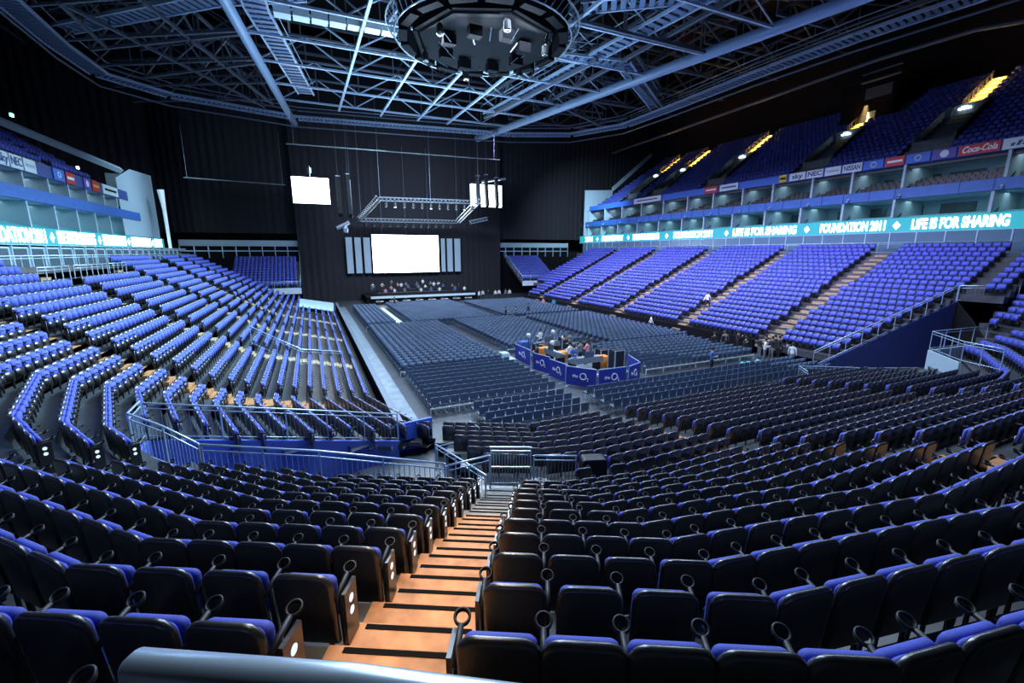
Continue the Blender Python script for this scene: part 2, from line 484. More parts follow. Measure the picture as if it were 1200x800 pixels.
def multi(name, parts, mats):
    co=[];lo=[];to=[];mi=[];ov=0
    for q,items in parts:
        if not items: continue
        a,l,t,s,m=tile(q,items,name,mats); co.append(a); lo.append(l+ov); to.append(t); mi.append(m); ov+=len(a)
    co=np.concatenate(co); lo=np.concatenate(lo); to=np.concatenate(to); mi=np.concatenate(mi)
    st=np.concatenate([[0],np.cumsum(to)[:-1]])
    me=bpy.data.meshes.new(name); me.vertices.add(len(co)); me.loops.add(len(lo)); me.polygons.add(len(to))
    me.vertices.foreach_set('co',co.reshape(-1)); me.loops.foreach_set('vertex_index',lo.astype(np.int32))
    me.polygons.foreach_set('loop_start',st.astype(np.int32)); me.polygons.foreach_set('loop_total',to.astype(np.int32))
    for m in mats: me.materials.append(m)
    me.polygons.foreach_set('material_index',mi.astype(np.int32)); me.update(calc_edges=True)
    o=bpy.data.objects.new(name,me); C.objects.link(o); return o
rest=[s for i,s in enumerate(seats) if i not in NEARSET]
r0=[s for s in rest if math.hypot(s[0],s[1])<26 and s[4]<20]; r1=[s for s in rest if not(math.hypot(s[0],s[1])<26 and s[4]<20)]
stuff(multi('arena_seating',[(low_seat(0),r0),(low_seat(2),r1)],[M['shell'],M['cushion'],M['post']]),
      'distant blue and black folding seats filling the stands all around the arena','seats')

# ------------------------------------------------------------------ floor chairs
def chair_mb():
    q=MB()
    for x in (-.19,.19):
        q.box((x-.012,-.02,0),(x+.012,.01,.86),1); q.box((x-.012,.38,0),(x+.012,.405,.44),1)
    q.box((-.215,-.02,.43),(.215,.42,.48),0)
    q.box((-.225,-.045,.50),(.225,-.01,.90),0)
    q.box((-.24,.36,.02),(.24,.38,.04),1)
    return q
BLK=[('block beside the front rail stairs',6.7,12.3,16.9,19.4),('long block nearest the end stand',13.2,31.0,16.7,19.8),
     ('block beside the side walkway',4.9,12.4,20.7,27.4),('block by the booth and side wall',20.0,30.6,22.1,28.6),
     ('',4.8,12.4,28.3,46.0),('',14.0,21.4,31.6,46.5),('',22.6,31.6,29.6,46.4),
     ('',4.8,8.4,47.6,65.),('',9.5,19.6,47.4,66.),('',20.9,31.8,47.6,64.)]
chairs=[]
for bi,(nm,x0,x1,y0,y1) in enumerate(BLK):
    nx=int((x1-x0)/.52); ny=int((y1-y0)/.80)
    for r in range(ny+1):
        for c in range(nx):
            x=x0+(c+.5)*.52; y=y0+.05+r*.80
            if bi==1 and (abs(x-24)<.0): continue
            chairs.append((x,y,0,0,bi,r,c))
order=sorted(range(len(chairs)),key=lambda i:math.hypot(chairs[i][0],chairs[i][1],8.1) if chairs[i][4]<4 else 999)
CN=set(order[:300])
CH=chair_mb().mesh('floor_chair',[M['grey'],M['greymetal']])
for i in order[:300]:
    x,y,z,h,bi,r,c=chairs[i]
    o=meshobj('floor_chair',CH,None,(x,y,0))
    rowname='nearest row' if r==0 else ORD[r+1]+' row'
    tag(o,f'grey floor chair, {BLK[bi][0]}, {rowname}, {ORD[c+1]} from left','chair','floor chairs in front of the stage')
stuff(multi('floor_chairs_beyond',[(chair_mb(),[chairs[i] for i in range(len(chairs)) if i not in CN])],[M['grey'],M['greymetal']]),
      'blocks of grey floor chairs filling the arena floor towards the stage','chairs')
LBL=['front rail stairs block','long block nearest the end stand','block beside the side walkway','block between booth and side wall','middle block by the walkway','middle block behind the booth','middle block by the side wall','far block by the walkway','far centre block','far block by the side wall']
for bi,(nm,x0,x1,y0,y1) in enumerate(BLK):
    if bi in (0,1,8): continue
    q=MB(); q.box((x0,y0-.06,.30),(x1,y0-.02,.36))
    n=int((x1-x0)/1.5)
    for i in range(n+1):
        x=x0+(x1-x0)*i/n; q.box((x-.02,y0-.06,0),(x+.02,y0-.02,.34))
    tag(q.build('row_link_bar',M['adwhite']),'pale metal bar linking the last row of chairs, '+LBL[bi],'bar','row link bars')  # pale colour stands in for the highlight on the rear chair rail

# ------------------------------------------------------------------ room shell
q=MB(); q.box((-70,-40,-.3),(115,100,0)); struct(q.build('floor',M['floor']))
q=MB(); q.box((-70,-40,44),(115,100,44.5)); struct(q.build('ceiling',M['roof']))
q=MB(); q.box((-70,-40,0),(115,-39.5,44)); struct(q.build('wall_back',M['roof']))
q=MB(); q.box((-45,-40,0),(-44.5,100,44)); struct(q.build('wall_left',M['roof']))
q=MB(); q.box((84,-40,0),(84.5,100,44)); struct(q.build('wall_right',M['roof']))
# black drape behind the stage and round the far end
def drape(name,P,z0,z1,amp=.13,wl=1.1):
    b=MB(); pts=[]
    for i in range(len(P)-1):
        a=Vector(P[i]); c=Vector(P[i+1]); L=(c-a).length; n=int(L/(wl/4)); d=(c-a)/L; nn=Vector((-d.y,d.x))
        for j in range(n):
            s=j*L/n; pts.append(a+d*s+nn*amp*math.sin(2*PI*s/wl)*(.6+.4*math.sin(s*.7)))
    pts.append(Vector(P[-1]))
    vs=[(p.x,p.y,z0) for p in pts]+[(p.x,p.y,z1) for p in pts]; n=len(pts)
    b.add(vs,[(i,i+1,n+i+1,n+i) for i in range(n-1)])
    return struct(b.build(name,M['curtain'],smooth=True))
drape('wall_drape_stage',[(-1.6,79.2),(33.6,79.2)],0,40)
drape('wall_drape_left',[(-44,83.5),(-20,83.5),(-15.2,81),(-1.6,80.4)],11.0,40)
drape('wall_drape_right',[(33.6,80.4),(50,81),(84,82)],10.6,40)
q=MB(); q.box((-44,85,0),(84,85.4,44)); struct(q.build('wall_front',M['roof']))
# bridging concourse strips beside the drape
for nm,x0,x1,y,zt in (('wall_concourse_left',-17.4,-1.4,79.9,9.7),('wall_concourse_right',33.4,49.4,80.0,9.7)):
    q=MB(); q.box((x0,y+.3,0),(x1,y+.5,9.0),0); q.box((x0,y,9.0),(x1,y+.6,9.9),1)
    n=9
    for i in range(n+1): x=x0+(x1-x0)*i/n; q.box((x-.06,y+.1,7.2),(x+.06,y+.35,9.0),2)
    q.box((x0,y,8.2),(x1,y+.3,8.35),2)
    struct(q.build(nm,[M['black'],M['suite'],M['railpaint']]))
# far end seating blocks: decks
for nm,B in (('floor_terrace_far_left',FLB),('floor_terrace_far_right',FRB)):
    x0,x1,y0,_,rows_,z0,_s=B; q=MB()
    for r in range(rows_): q.box((x0-.1,y0-.45+r*.62,z0+r*.33-.5),(x1+.1,y0+.17+r*.62,z0+r*.33))
    struct(q.build(nm,M['concrete']))
    q=MB(); q.box((x0-.2,y0-.7,z0-.75),(x1+.3,y0-.5,z0+.05)); struct(q.build('trim_far_block',M['adwhite']))

# side front walls
q=MB(); q.box((2.75,17.6,0),(2.95,66,1.05)); struct(q.build('wall_front_left',M['black']))
q=MB(); q.box((2.70,17.6,1.05),(3.0,66,1.12)); struct(q.build('trim_1',M['steeldark']))
q=MB(); q.box((32.15,23.4,0),(32.38,66,1.15)); struct(q.build('wall_front_right',M['black']))
# walkway strip beside the left stand
q=MB(); q.box((3.0,17.2,0),(4.2,70,.012)); struct(q.build('path_side_walkway',mat('walkway_pale',(.16,.20,.25),.4,noise=.3,nscale=1.5)))

# ------------------------------------------------------------------ vomitory walls
def vwall(name,P,z0,zs,m,th=.12):
    b=MB()
    for i in range(len(P)-1):
        a=Vector((*P[i],0)); c=Vector((*P[i+1],0)); d=(c-a).normalized(); nn=Vector((-d.y,d.x,0))*th/2
        za,zc=zs[i],zs[i+1]
        b.add([a-nn+Vector((0,0,z0)),c-nn+Vector((0,0,z0)),c+nn+Vector((0,0,z0)),a+nn+Vector((0,0,z0)),
               a-nn+Vector((0,0,za)),c-nn+Vector((0,0,zc)),c+nn+Vector((0,0,zc)),a+nn+Vector((0,0,za))],
              [(0,3,2,1),(4,5,6,7),(0,1,5,4),(1,2,6,5),(2,3,7,6),(3,0,4,7)])
    return struct(b.build(name,m))
vwall('wall_vomitory_left_far',[(-4.75,15.2),(2.6,16.6)],0,[2.75,.75],M['bluewall'])
vwall('wall_vomitory_left_end',[(-4.75,15.2),(-4.6,13.8),(-2.8,12.0)],0,[2.75,2.9,2.5],M['bluewall'])
vwall('wall_vomitory_left_near',[(-2.8,12.0),(-.2,11.6),(2.8,10.6)],0,[2.5,2.0,1.5],M['bluewall'])
q=MB(); q.obox((3.4,17.3,.6),(.75,.12,0),(-.01,.05,0),.6); struct(q.build('wall_blue_panel',mat('bright_blue_panel',(.05,.13,.70),.5)))
vwall('wall_vomitory_right_far',[(30.8,17.75),(41.2,14.85)],0,[.35,4.7],mat('deep_navy_wall',(.022,.035,.17),.6,noise=.2))
vwall('wall_vomitory_right_end',[(41.2,14.85),(39.9,13.4),(38.0,12.0)],0,[4.7,3.6,2.6],M['black'])
vwall('wall_vomitory_right_near',[(38.0,12.0),(33.6,12.9),(31.2,10.6)],0,[2.5,2.3,2.3],M['suite'])
# ------------------------------------------------------------------ railings
def railing(name,label,P,h=1.1,m='railpaint',bal=.13,mb_='baluster',post=1.6,r=.028,mid=True,group=None,cat='railing'):
    """P: list of (x,y,zbase)"""
    t=thing(name,label,cat,P[0],0,group); o=Vector(P[0])
    Q=[Vector(p)-o for p in P]; up=Vector((0,0,h))
    a=MB(); a.tube([p+up for p in Q],r,8); a.build('handrail',M[m],t,True)
    if mid:
        a=MB(); a.tube([p+up*.86 for p in Q],r*.6,6); a.tube([p+up*.08 for p in Q],r*.6,6); a.build('cross_rail',M[m],t,True)
    bb=MB()
    for i in range(len(Q)-1):
        L=(Q[i+1]-Q[i]).length; n=max(1,round(L/post))
        for j in range(n+(1 if i==len(Q)-2 else 0)):
            p=Q[i].lerp(Q[i+1],j/n); a=MB(); a.tube([p,p+up],r*.9,6); a.build('post',M[m],t)
        if bal:
            nb=int(L/bal)
            for j in range(1,nb):
                p=Q[i].lerp(Q[i+1],j/nb); bb.box(p+Vector((-.008,-.008,h*.08)),p+Vector((.008,.008,h*.86)))
    if bal and bb.v: bb.build('baluster_panel',M[mb_],t)
    return t
railing('railing','dark barred railing along far edge of the sunken entrance beside blue panel',[(-4.75,15.25,2.75),(-1.2,15.9,1.8),(2.6,16.65,.75)])
railing('railing','sloping pale railing at the closed upper end of the barred sunken entrance',[(-4.75,15.1,2.85),(-4.6,13.7,2.95),(-3.7,12.9,2.75),(-2.8,11.95,2.5)],bal=.13,mb_='railpaint')
railing('railing','pale railing in front of blue entrance wall, behind the near left seats',[(-2.75,11.9,2.5),(-.2,11.5,2.0),(2.8,10.45,1.5)],mb_='railpaint')
railing('railing','short barred railing joining the barred gate to the blue entrance railing',[(2.85,10.4,1.45),(4.1,10.5,1.45)],bal=.12)
railing('stair_railing','double sloping handrail dropping from the barred gate towards the floor',[(3.63,9.6,1.45),(3.62,12.2,.8),(3.61,14.7,.15)],bal=0,h=1.05,post=1.7)
railing('railing','right-angled pale railing around floor stairs beyond the barred gate',[(3.7,14.8,.05),(5.86,15.06,.05),(5.6,16.66,.05)],bal=0,h=1.0)
# gate
t=thing('gate','tall barred metal gate closing the foot of the wooden stairs','gate',(4.80,10.62,1.4),rad(-25))
a=MB()
for z in (0.06,.58,1.08,1.2): a.box((-.58,-.02,z-.022),(.58,.02,z+.022))
for x in (-.58,.58): a.box((x-.02,-.02,0),(x+.02,.02,1.22))
a.build('gate_frame',M['railpaint'],t)
a=MB()
for i in range(1,14): x=-.58+1.16*i/14; a.box((x-.009,-.009,.06),(x+.009,.009,1.1))
a.build('baluster_panel',M['railpaint'],t)
a=MB(); a.box((-.6,-.05,-.14),(.6,.05,-.0)); a.build('kick_board',M['bluewall'],t)
railing('railing','short barred railing between barred gate and the black padded box',[(5.36,10.25,1.4),(6.45,9.72,1.4)],bal=.1,h=1.0)
t=thing('padded_box','black padded box standing at the end of the short barred railing','box',(6.92,9.55,1.4),rad(-20))
a=MB(); slab(a,.36,0,.95,.1,.02,[(-.2,.02),(-.19,0),(.19,0),(.2,.02)],lean=0); a.build('body',M['case'],t)
a=MB(); a.tube([(.39,.05,.5),(.39,.05,.95),(.33,.05,.97)],.02,6); a.build('pale_edge',M['railpaint'],t)
# right corner
railing('railing','long railing stepping up along the dark blue entrance wall, right stand',[(30.8,17.8,.35),(34.3,16.85,1.8),(37.8,15.85,3.25),(41.2,14.9,4.7)],bal=0,h=1.15,post=1.5)
railing('railing','pale railing across the head of the dark blue entrance',[(41.2,14.85,4.7),(41.9,13.8,4.75),(43.0,12.5,4.8)],bal=.2,h=1.1)
railing('railing','glazed pale railing above the grey corner wall in the right stand',[(38.0,12.0,2.5),(33.6,12.9,2.35),(31.2,10.6,2.35),(30.2,8.8,2.4)],bal=0,h=1.1,post=1.2)
railing('railing','low pale railing at floor level before dark blue entrance, behind black seats',[(26.6,15.6,.1),(27.4,16.6,.1),(30.5,14.2,.2),(33.2,13.1,.2)],bal=.25,h=1.0,mb_='railpaint')
railing('railing','mid-stand railing running down beside an aisle of the left stand',[(-3.6,29.6,2.7),(-1.0,29.9,1.0),(1.4,30.0,.6)],bal=.2,h=1.1)
for nm,ya,yb,xx,zz in (('left platform barrier farther from the camera',38.4,41.4,-12.4,6.25),('left platform barrier in the middle, beside concourse wall',33.2,37.8,-12.3,6.25),('short left platform barrier nearest the frame edge',29.2,32.4,-12.2,6.25)):
    railing('barrier',nm+', white metal',[(xx,ya,zz),(xx,yb,zz)],bal=0,h=1.1,mb_='railpaint',post=.8,cat='barrier')
q=MB(); q.box((-13.9,28.9,5.6),(-12.1,41.6,6.25)); struct(q.build('slab_wheelchair_platform',M['treadlight']))
railing('railing','white railing along the front edge of the far left seating block',[(-9.8,69.65,3.0),(-1.6,69.65,3.0),(-1.5,72,4.0),(-1.5,78,7.2)],bal=.35,h=1.0,mb_='railpaint')
railing('railing','white railing along the front edge of the far right seating block',[(40.4,70.1,3.0),(34.0,70.1,3.0),(33.9,73,4.6),(33.9,78,7.2)],bal=.35,h=1.0,mb_='railpaint')
railing('railing','white back railing along the top row of the left stand',[(-13.95,30.,6.9),(-13.95,68.5,6.9)],bal=0,h=1.0,post=2.2,cat='railing')
railing('railing','white back railing along the top row of the right stand',[(48.7,13.,8.0),(48.7,69.5,8.0)],bal=0,h=.95,post=2.2,cat='railing')
# near handrail in front of the camera
t=thing('handrail','thick chrome handrail crossing the bottom edge of the picture','handrail',(-.285,.715,6.4))
a=MB()
P=[Vector((-.012,.006,1.097)),Vector((0,0,1.10)),Vector((.29,-.18,1.12)),Vector((.85,-.53,1.12)),Vector((1.9,-1.19,1.12))]
a.tube(P,[.014,.025,.025,.025,.025],24); a.build('rail_tube',M['chrome'],t,True)
a=MB(); a.tube([(1.2,-.75,0),(1.2,-.75,1.11)],.02,12); a.build('post',M['chrome'],t,True)
q=MB(); q.box((-6,-8,6.2),(8,.35,6.4)); o=q.build('slab_camera_platform',M['concrete']); o.rotation_euler=(0,0,rad(-28)); struct(o)

# ------------------------------------------------------------------ stairs
def stairs(name,pt,az,hw,k0,k1,sfac,wood,nos=True):
    b=MB(); a=rad(az); u=Vector((math.sin(a),math.cos(a),0)); d=Vector((math.cos(a),-math.sin(a),0)); p0=Vector((pt[0],pt[1],0))
    s0=p0.dot(u); base=p0-u*s0
    for k in range(k0,k1+1):
        s=FAC[sfac][1]+FAC[sfac][2]*(k-1)-.14; run=FAC[sfac][2]; z=zrow(k); rise=z-zrow(k+1)
        mi=0 if k<=7 or wood==1 else 2
        c=base+u*(s+run*.5); b.obox((c.x,c.y,z+.012-.04),d*hw,u*run*.5,.05,mi)
        c=base+u*(s+run*1.25); b.obox((c.x,c.y,z-rise*.5-.04),d*hw,u*run*.25,.05,mi)
        if nos:
            for q_,zz in ((s+run-.04,z+.024),(s+run*1.5-.04,z-rise*.5+.012)):
                c=base+u*q_; b.obox((c.x,c.y,zz),d*(hw-.12),u*.024,.004,1)
    return struct(b.build(name,[M['wood'],M['nosing'],M['steelstep']]))
stairs('floor_stairs_wood',(.07,2.16),28,.56,0,11,4,0)
stairs('floor_stairs_end',(12.0,0),0,.5,1,20,6,1)
stairs('floor_stairs_end_far',(23.2,0),0,.5,1,20,6,1)
stairs('floor_stairs_corner',(-4.75,10.3),51,.55,-4,8,2,1)
def side_stairs(name,ys,X,run,z0,rise,n,sgn,m):
    b=MB()
    for y in ys:
        for j in range(n):
            x=X+sgn*j*run; z=z0+j*rise
            b.box((min(x-sgn*.6,x+sgn*.14),y-.5,z),(max(x-sgn*.6,x+sgn*.14),y+.5,z+.02),0)
            b.box((min(x-sgn*.95,x-sgn*.6),y-.5,z-rise*.9),(max(x-sgn*.95,x-sgn*.6),y+.5,z-rise*.5),0)
            xe=x-sgn*.58; b.box((xe-.03,y-.42,z+.018),(xe+.03,y+.42,z+.024),1)
    return struct(b.build(name,[m,M['nosing']]))
tan=mat('tan_step',(.30,.22,.13),.5,noise=.2)
side_stairs('floor_stairs_right',RAISLE,RX0,RRUN,RZ0,RRISE,RN,1,tan)
b=MB()
for y in SIDEAISLE:
    for k in range(-4,20):
        x=FAC[0][1]+FAC[0][2]*(k-1); z=zrow(k); b.box((x-.12,y-.5,z),(x+.5,y+.5,z+.02),0 if y<25 else 1); b.box((x+.45,y-.5,zrow(k+1)),(x+.75,y+.5,(z+zrow(k+1))/2),0 if y<25 else 1)
struct(b.build('floor_stairs_left',[M['wood'],tan]))

# ------------------------------------------------------------------ upper right stand
XR=50.2; YR0,YR1=9.5,75.
q=MB(); q.box((49.7,YR0,7.9),(50.0,YR1,9.85),0)
y=YR0
while y<YR1: q.box((49.64,y-.04,8.4),(49.72,y+.04,9.9),1); y+=2.0
struct(q.build('wall_concourse_glass',[mat('concourse_glass',(.10,.18,.26),.25,.2),M['railpaint']]))
def fins_R(name,ys,z0,z1):
    b=MB()
    for y in ys: b.box((50.25,y-.1,z0),(55.2,y+.1,z1)); b.add([(49.9,y-.1,z0-.9),(49.9,y+.1,z0-.9),(51.6,y+.1,z0+.35),(51.6,y-.1,z0+.35),(49.9,y-.1,z0-.75),(49.9,y+.1,z0-.75),(51.6,y+.1,z0+.6),(51.6,y-.1,z0+.6)],[(0,1,2,3),(4,7,6,5),(0,3,7,4),(1,5,6,2)])
    return struct(b.build(name,M['suite']))
FR1=[13.0,17.3,23.9,28.3,32.6,36.9,41.4,46.0,50.0,54.8,59.8,65.0,69.9,74.3]
fins_R('partition_suite_lower',FR1,11.25,12.95)
fins_R('partition_suite_upper',[12.4,16.8,23.5,27.8,31.7,36.2,40.2,44.7,49.2,54.,59.,64.,69.,74.],13.9,15.95)
def suite_seats(x0,z0,nm):
    b=MB()
    for r in range(3): b.box((x0+.4+r*.8,YR0,z0-.6+r*.35),(x0+1.2+r*.8,YR1,z0-.2+r*.35))
    return struct(b.build(nm,M['tealside']))
q=MB(); q.box((50.1,YR0,9.7),(56,YR1,9.9)); q.box((50.9,YR0,12.95),(56,YR1,13.15)); q.box((50.6,YR0,15.95),(56.3,YR1,16.15)); struct(q.build('slab_suites_right',M['suite']))
q=MB(); q.box((55.2,YR0,9.9),(55.5,YR1,16),0)
rg=random.Random(3)
for lev,z0 in ((0,11.3),(1,14.1)):
    y=YR0+.6
    while y<YR1-2:
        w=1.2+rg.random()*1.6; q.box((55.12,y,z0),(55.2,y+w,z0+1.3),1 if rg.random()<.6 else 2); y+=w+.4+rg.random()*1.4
struct(q.build('wall_suites_right',[M['suite'],M['suitedark'],M['glass']]))
q=MB(); q.add([(50.05,YR0,11.2),(50.05,YR1,11.2),(52.4,YR1,11.5),(52.4,YR0,11.5)],[(0,1,2,3)]); struct(q.build('floor_suite_lower',M['tealside']))
q=MB(); q.box((50.15,YR0,12.95),(50.45,YR1,13.85))
struct(q.build('wall_parapet_right',M['parapet']))
q=MB()
for y in FR1:
    for dy in (0,2.1): q.box((50.10,y+dy-.02,12.95),(50.16,y+dy+.02,13.85))
struct(q.build('trim_parapet_joint',M['adnavy']))
# dark seats in upper suites
b=MB()
FRU=[12.4,16.8,23.5,27.8,31.7,36.2,40.2,44.7,49.2,54.,59.,64.,69.,74.]
for i in range(len(FRU)-1):
    y=FRU[i]+.5
    while y<FRU[i+1]-.4:
        for r in range(3): b.box((51.0+r*.8,y-.22,13.5+r*.3),(51.1+r*.8,y+.22,14.25+r*.3))
        y+=.52
stuff(b.build('suite_seating',M['shell']),'dark seats in the suite balconies above the blue parapet','seats')
# band for advertising and the upper tier
q=MB(); q.box((50.3,YR0,15.9),(50.6,YR1-1,16.75)); struct(q.build('wall_advert_band',M['adblue']))
b=MB()
for j in range(UN):
    x=UX0+j*URUN; z=UZ0+j*URISE; b.box((x-.58,YR0,z-.7),(x+.16,74-.25*j,z))
struct(b.build('floor_terrace_upper_right',M['concrete']))
q=MB(); q.box((UX0+UN*URUN+3.5,YR0,20),(UX0+UN*URUN+3.9,76,44)); q.box((UX0+UN*URUN-.6,YR0,24.2),(UX0+UN*URUN+3.6,76,24.6)); struct(q.build('wall_upper_right',M['roof']))
# end wall of right stand
q=MB()
q.add([(50.0,75.1,8),(56.5,75.1,8),(56.5,75.1,20.3),(50.0,75.1,19.9),(50.0,75.4,8),(56.5,75.4,8),(56.5,75.4,20.3),(50.0,75.4,19.9)],[(0,1,2,3),(4,7,6,5),(0,4,5,1),(1,5,6,2),(2,6,7,3),(3,7,4,0)])
q.add([(56.5,75.1,20.0),(66,75.1,27.4),(66,75.1,28.2),(56.5,75.1,20.9),(56.5,75.5,20.0),(66,75.5,27.4),(66,75.5,28.2),(56.5,75.5,20.9)],[(0,1,2,3),(4,7,6,5),(0,4,5,1),(1,5,6,2),(2,6,7,3),(3,7,4,0)])
struct(q.build('wall_end_right',M['suite']))
# upper aisle steps with warm light in their colour, grey entrances with lamps
for i,y in enumerate(UAISLE):
    b=MB()
    for j in range(8,UN):
        x=UX0+j*URUN; z=UZ0+j*URISE; b.box((x-.58,y-.62,z),(x+.16,y+.62,z+.03)); b.box((x-.85,y-.62,z-.25),(x-.58,y+.62,z-.2))
    struct(b.build('floor_stairs_upper',M['warmstep']))
    b=MB(); x0=UX0+1.6; x1=UX0+6.4; z=UZ0+.9
    for yy in (y-1.5,y+1.5):
        b.add([(x0,yy-.08,z-.6),(x1,yy-.08,z-.6),(x1,yy-.08,z+4.6),(x0,yy-.08,z+1.3),(x0,yy+.08,z-.6),(x1,yy+.08,z-.6),(x1,yy+.08,z+4.6),(x0,yy+.08,z+1.3)],[(0,1,2,3),(4,7,6,5),(3,2,6,7),(0,3,7,4),(1,5,6,2)])
    b.box((x1-.15,y-1.5,z-.6),(x1,y+1.5,z+4.6)); b.box((x0-.1,y-1.5,z-.6),(x0,y+1.5,z+1.0))
    struct(b.build('wall_upper_entrance',M['treadlight']))
    q=MB(); q.box((x1-.30,y-.45,z+4.12),(x1-.18,y+.45,z+4.26)); q.box((x1-.4,y-.2,z+4.26),(x1-.16,y+.2,z+4.36))
    tag(q.build('entrance_lamp',[M['cyanlamp']]),f'blue-white lamp over upper tier entrance, {ORD[i+1]} entrance from the right frame edge','lamp','upper tier entrance lamps')
    railing('railing',f'dark handrail climbing warm-lit upper tier steps, {ORD[i+1]} steps from the right frame edge',[(UX0+8*URUN,y+.72,UZ0+8*URISE),(UX0+17*URUN,y+.72,UZ0+17*URISE)],bal=0,m='baluster',h=1.0,post=1.3,mid=False)
# control booth at the back of the upper tier
t=thing('control_booth','black control booth standing among the top rows of the upper tier','booth',(62.6,30.4,22.2))
a=MB(); a.box((-2.2,0,0),(2.6,5.4,5.2)); a.build('body',M['black'],t)
a=MB(); a.box((-2.5,-.2,5.2),(2.7,5.6,5.5)); a.build('roof',M['roof'],t)
a=MB(); a.box((-2.26,.3,3.2),(-2.2,2.9,4.4)); a.build('window',M['glass'],t)
a=MB(); a.box((-2.3,1.6,-.6),(-2.2,2.4,1.8)); a.build('pale_door',M['suite'],t)
a=MB(); a.box((-2.9,-.6,4.9),(-2.6,3.2,5.0)); a.box((-2.9,-.6,5.8),(-2.6,3.2,5.9)); a.build('gantry_rail',M['steeldark'],t)
# LED ribbons with lettering
def ribbon(name,label,X,y0,y1,z0,z1,face,msgs,zc,h):
    t=thing(name,label,'led display',(X,y0,z0))
    a=MB(); a.box((min(0,face*.0)-.05,0,0),(.05,y1-y0,z1-z0)); a.build('led_board',M['teal'],t)
    a=MB(); a.box((-.12 if face<0 else -.02,0,-.1),(.02 if face<0 else .12,y1-y0,0)); a.build('lower_lip',M['suite'],t)
    for body,ya,yb in msgs:
        L=abs(yb-ya); yc=(ya+yb)/2-y0
        if body=='*':
            d=MB(); s=h*.42; xx=face*.07
            d.add([(xx,yc-s*.8,zc-z0),(xx,yc,zc-z0+s),(xx,yc+s*.8,zc-z0),(xx,yc,zc-z0-s)],[(0,1,2,3)]); d.build('diamond',M['ledtext'],t)
            continue
        text('lettering',body,M['ledtext'],(face*.07,yc,zc-z0),(rad(90),0,rad(90 if face>0 else -90)),h*1.4,t,fit=L,bold=.035)
    return t
R_MSG=[('LIFE IS FOR SHARING',22.1,15.9),('*',23.9,22.6),('FOUNDATION 2011',30.0,24.1),('*',31.9,31.),('LIFE IS FOR SHARING',40.8,32.6),('*',42.6,41.),('FOUNDATION 2011',51.0,44.0),('*',53,52),('LIFE IS FOR SHARING',60.3,54.2),('*',62.,61.),('FOUNDATION 2011',69.,63.),('*',71.,70.),('2011',74.4,72.),('*',14.9,14.)]
ribbon('led_ribbon','long teal ribbon display with white lettering across the right stand',50.0,YR0,76.5,9.9,11.2,-1,R_MSG,10.52,.86)
L_MSG=[('FOUNDATION',37,43.3),('2011',43.6,45.2),('*',45.6,46.5),('LIFE IS FOR SHARING',46.9,53.6),('*',54.,55.1),('FOUNDATION 2011',55.4,61.2),('*',61.6,62.4),('LIFE IS FOR SHARING',62.8,69.4),('*',69.7,70.6),('2011',71,74)]
ribbon('led_ribbon','long teal ribbon display with white lettering along the left stand',-18.0,34,75.,8.55,9.85,1,L_MSG,9.2,.95)

# advertising boards
def advert(label,X,ya,yb,z0,z1,face,m,body=None,tm='adnavy',sx=None,emblem=None,shear=0):
    t=thing('advert_board',label,'advert board',(X,min(ya,yb),z0),0,'advertising boards')
    L=abs(yb-ya); h=z1-z0
    a=MB(); a.box((-.04,0.03,0),(.04,L-.03,h)); a.build('panel',M[m],t)
    xx=face*.05; rz=rad(90 if face>0 else -90)
    if body:
        text('lettering',body,M[tm],(xx,L/2,h*.5),(rad(90),0,rz),h*.85,t,shear=shear,fit=lambda w: min(1.3,L*.82/w),bold=.015)
    if emblem=='round':
        d=MB(); n=16; d.add([(xx,L/2+.3*math.cos(2*PI*i/n),h/2+.3*math.sin(2*PI*i/n)) for i in range(n)],[tuple(range(n))]); d.build('emblem',M['adwhite'],t)
    if emblem=='bars':
        d=MB()
        for i in range(3):
            yo=L/2+.35-i*.32; hh=.22+.14*i; d.add([(xx,yo,h*.25),(xx,yo-.22,h*.25),(xx,yo-.22-hh*.35,h*.25+hh),(xx,yo-hh*.35,h*.25+hh)],[(0,1,2,3)])
        d.build('emblem',M['adnavy'],t)
    if emblem=='stripe':
        d=MB(); d.add([(xx,L*.12,h*.38),(xx,L*.88,h*.38),(xx,L*.88,h*.62),(xx,L*.12,h*.62)],[(0,1,2,3)]); d.build('lettering_band',M[tm],t)
    if emblem=='ring':
        d=MB(); d.torus((xx,L/2,h/2),.22,.05,14,4,(0,1,0),(0,0,1)); d.build('emblem',M['adwhite'],t)
    return t
XA=50.18
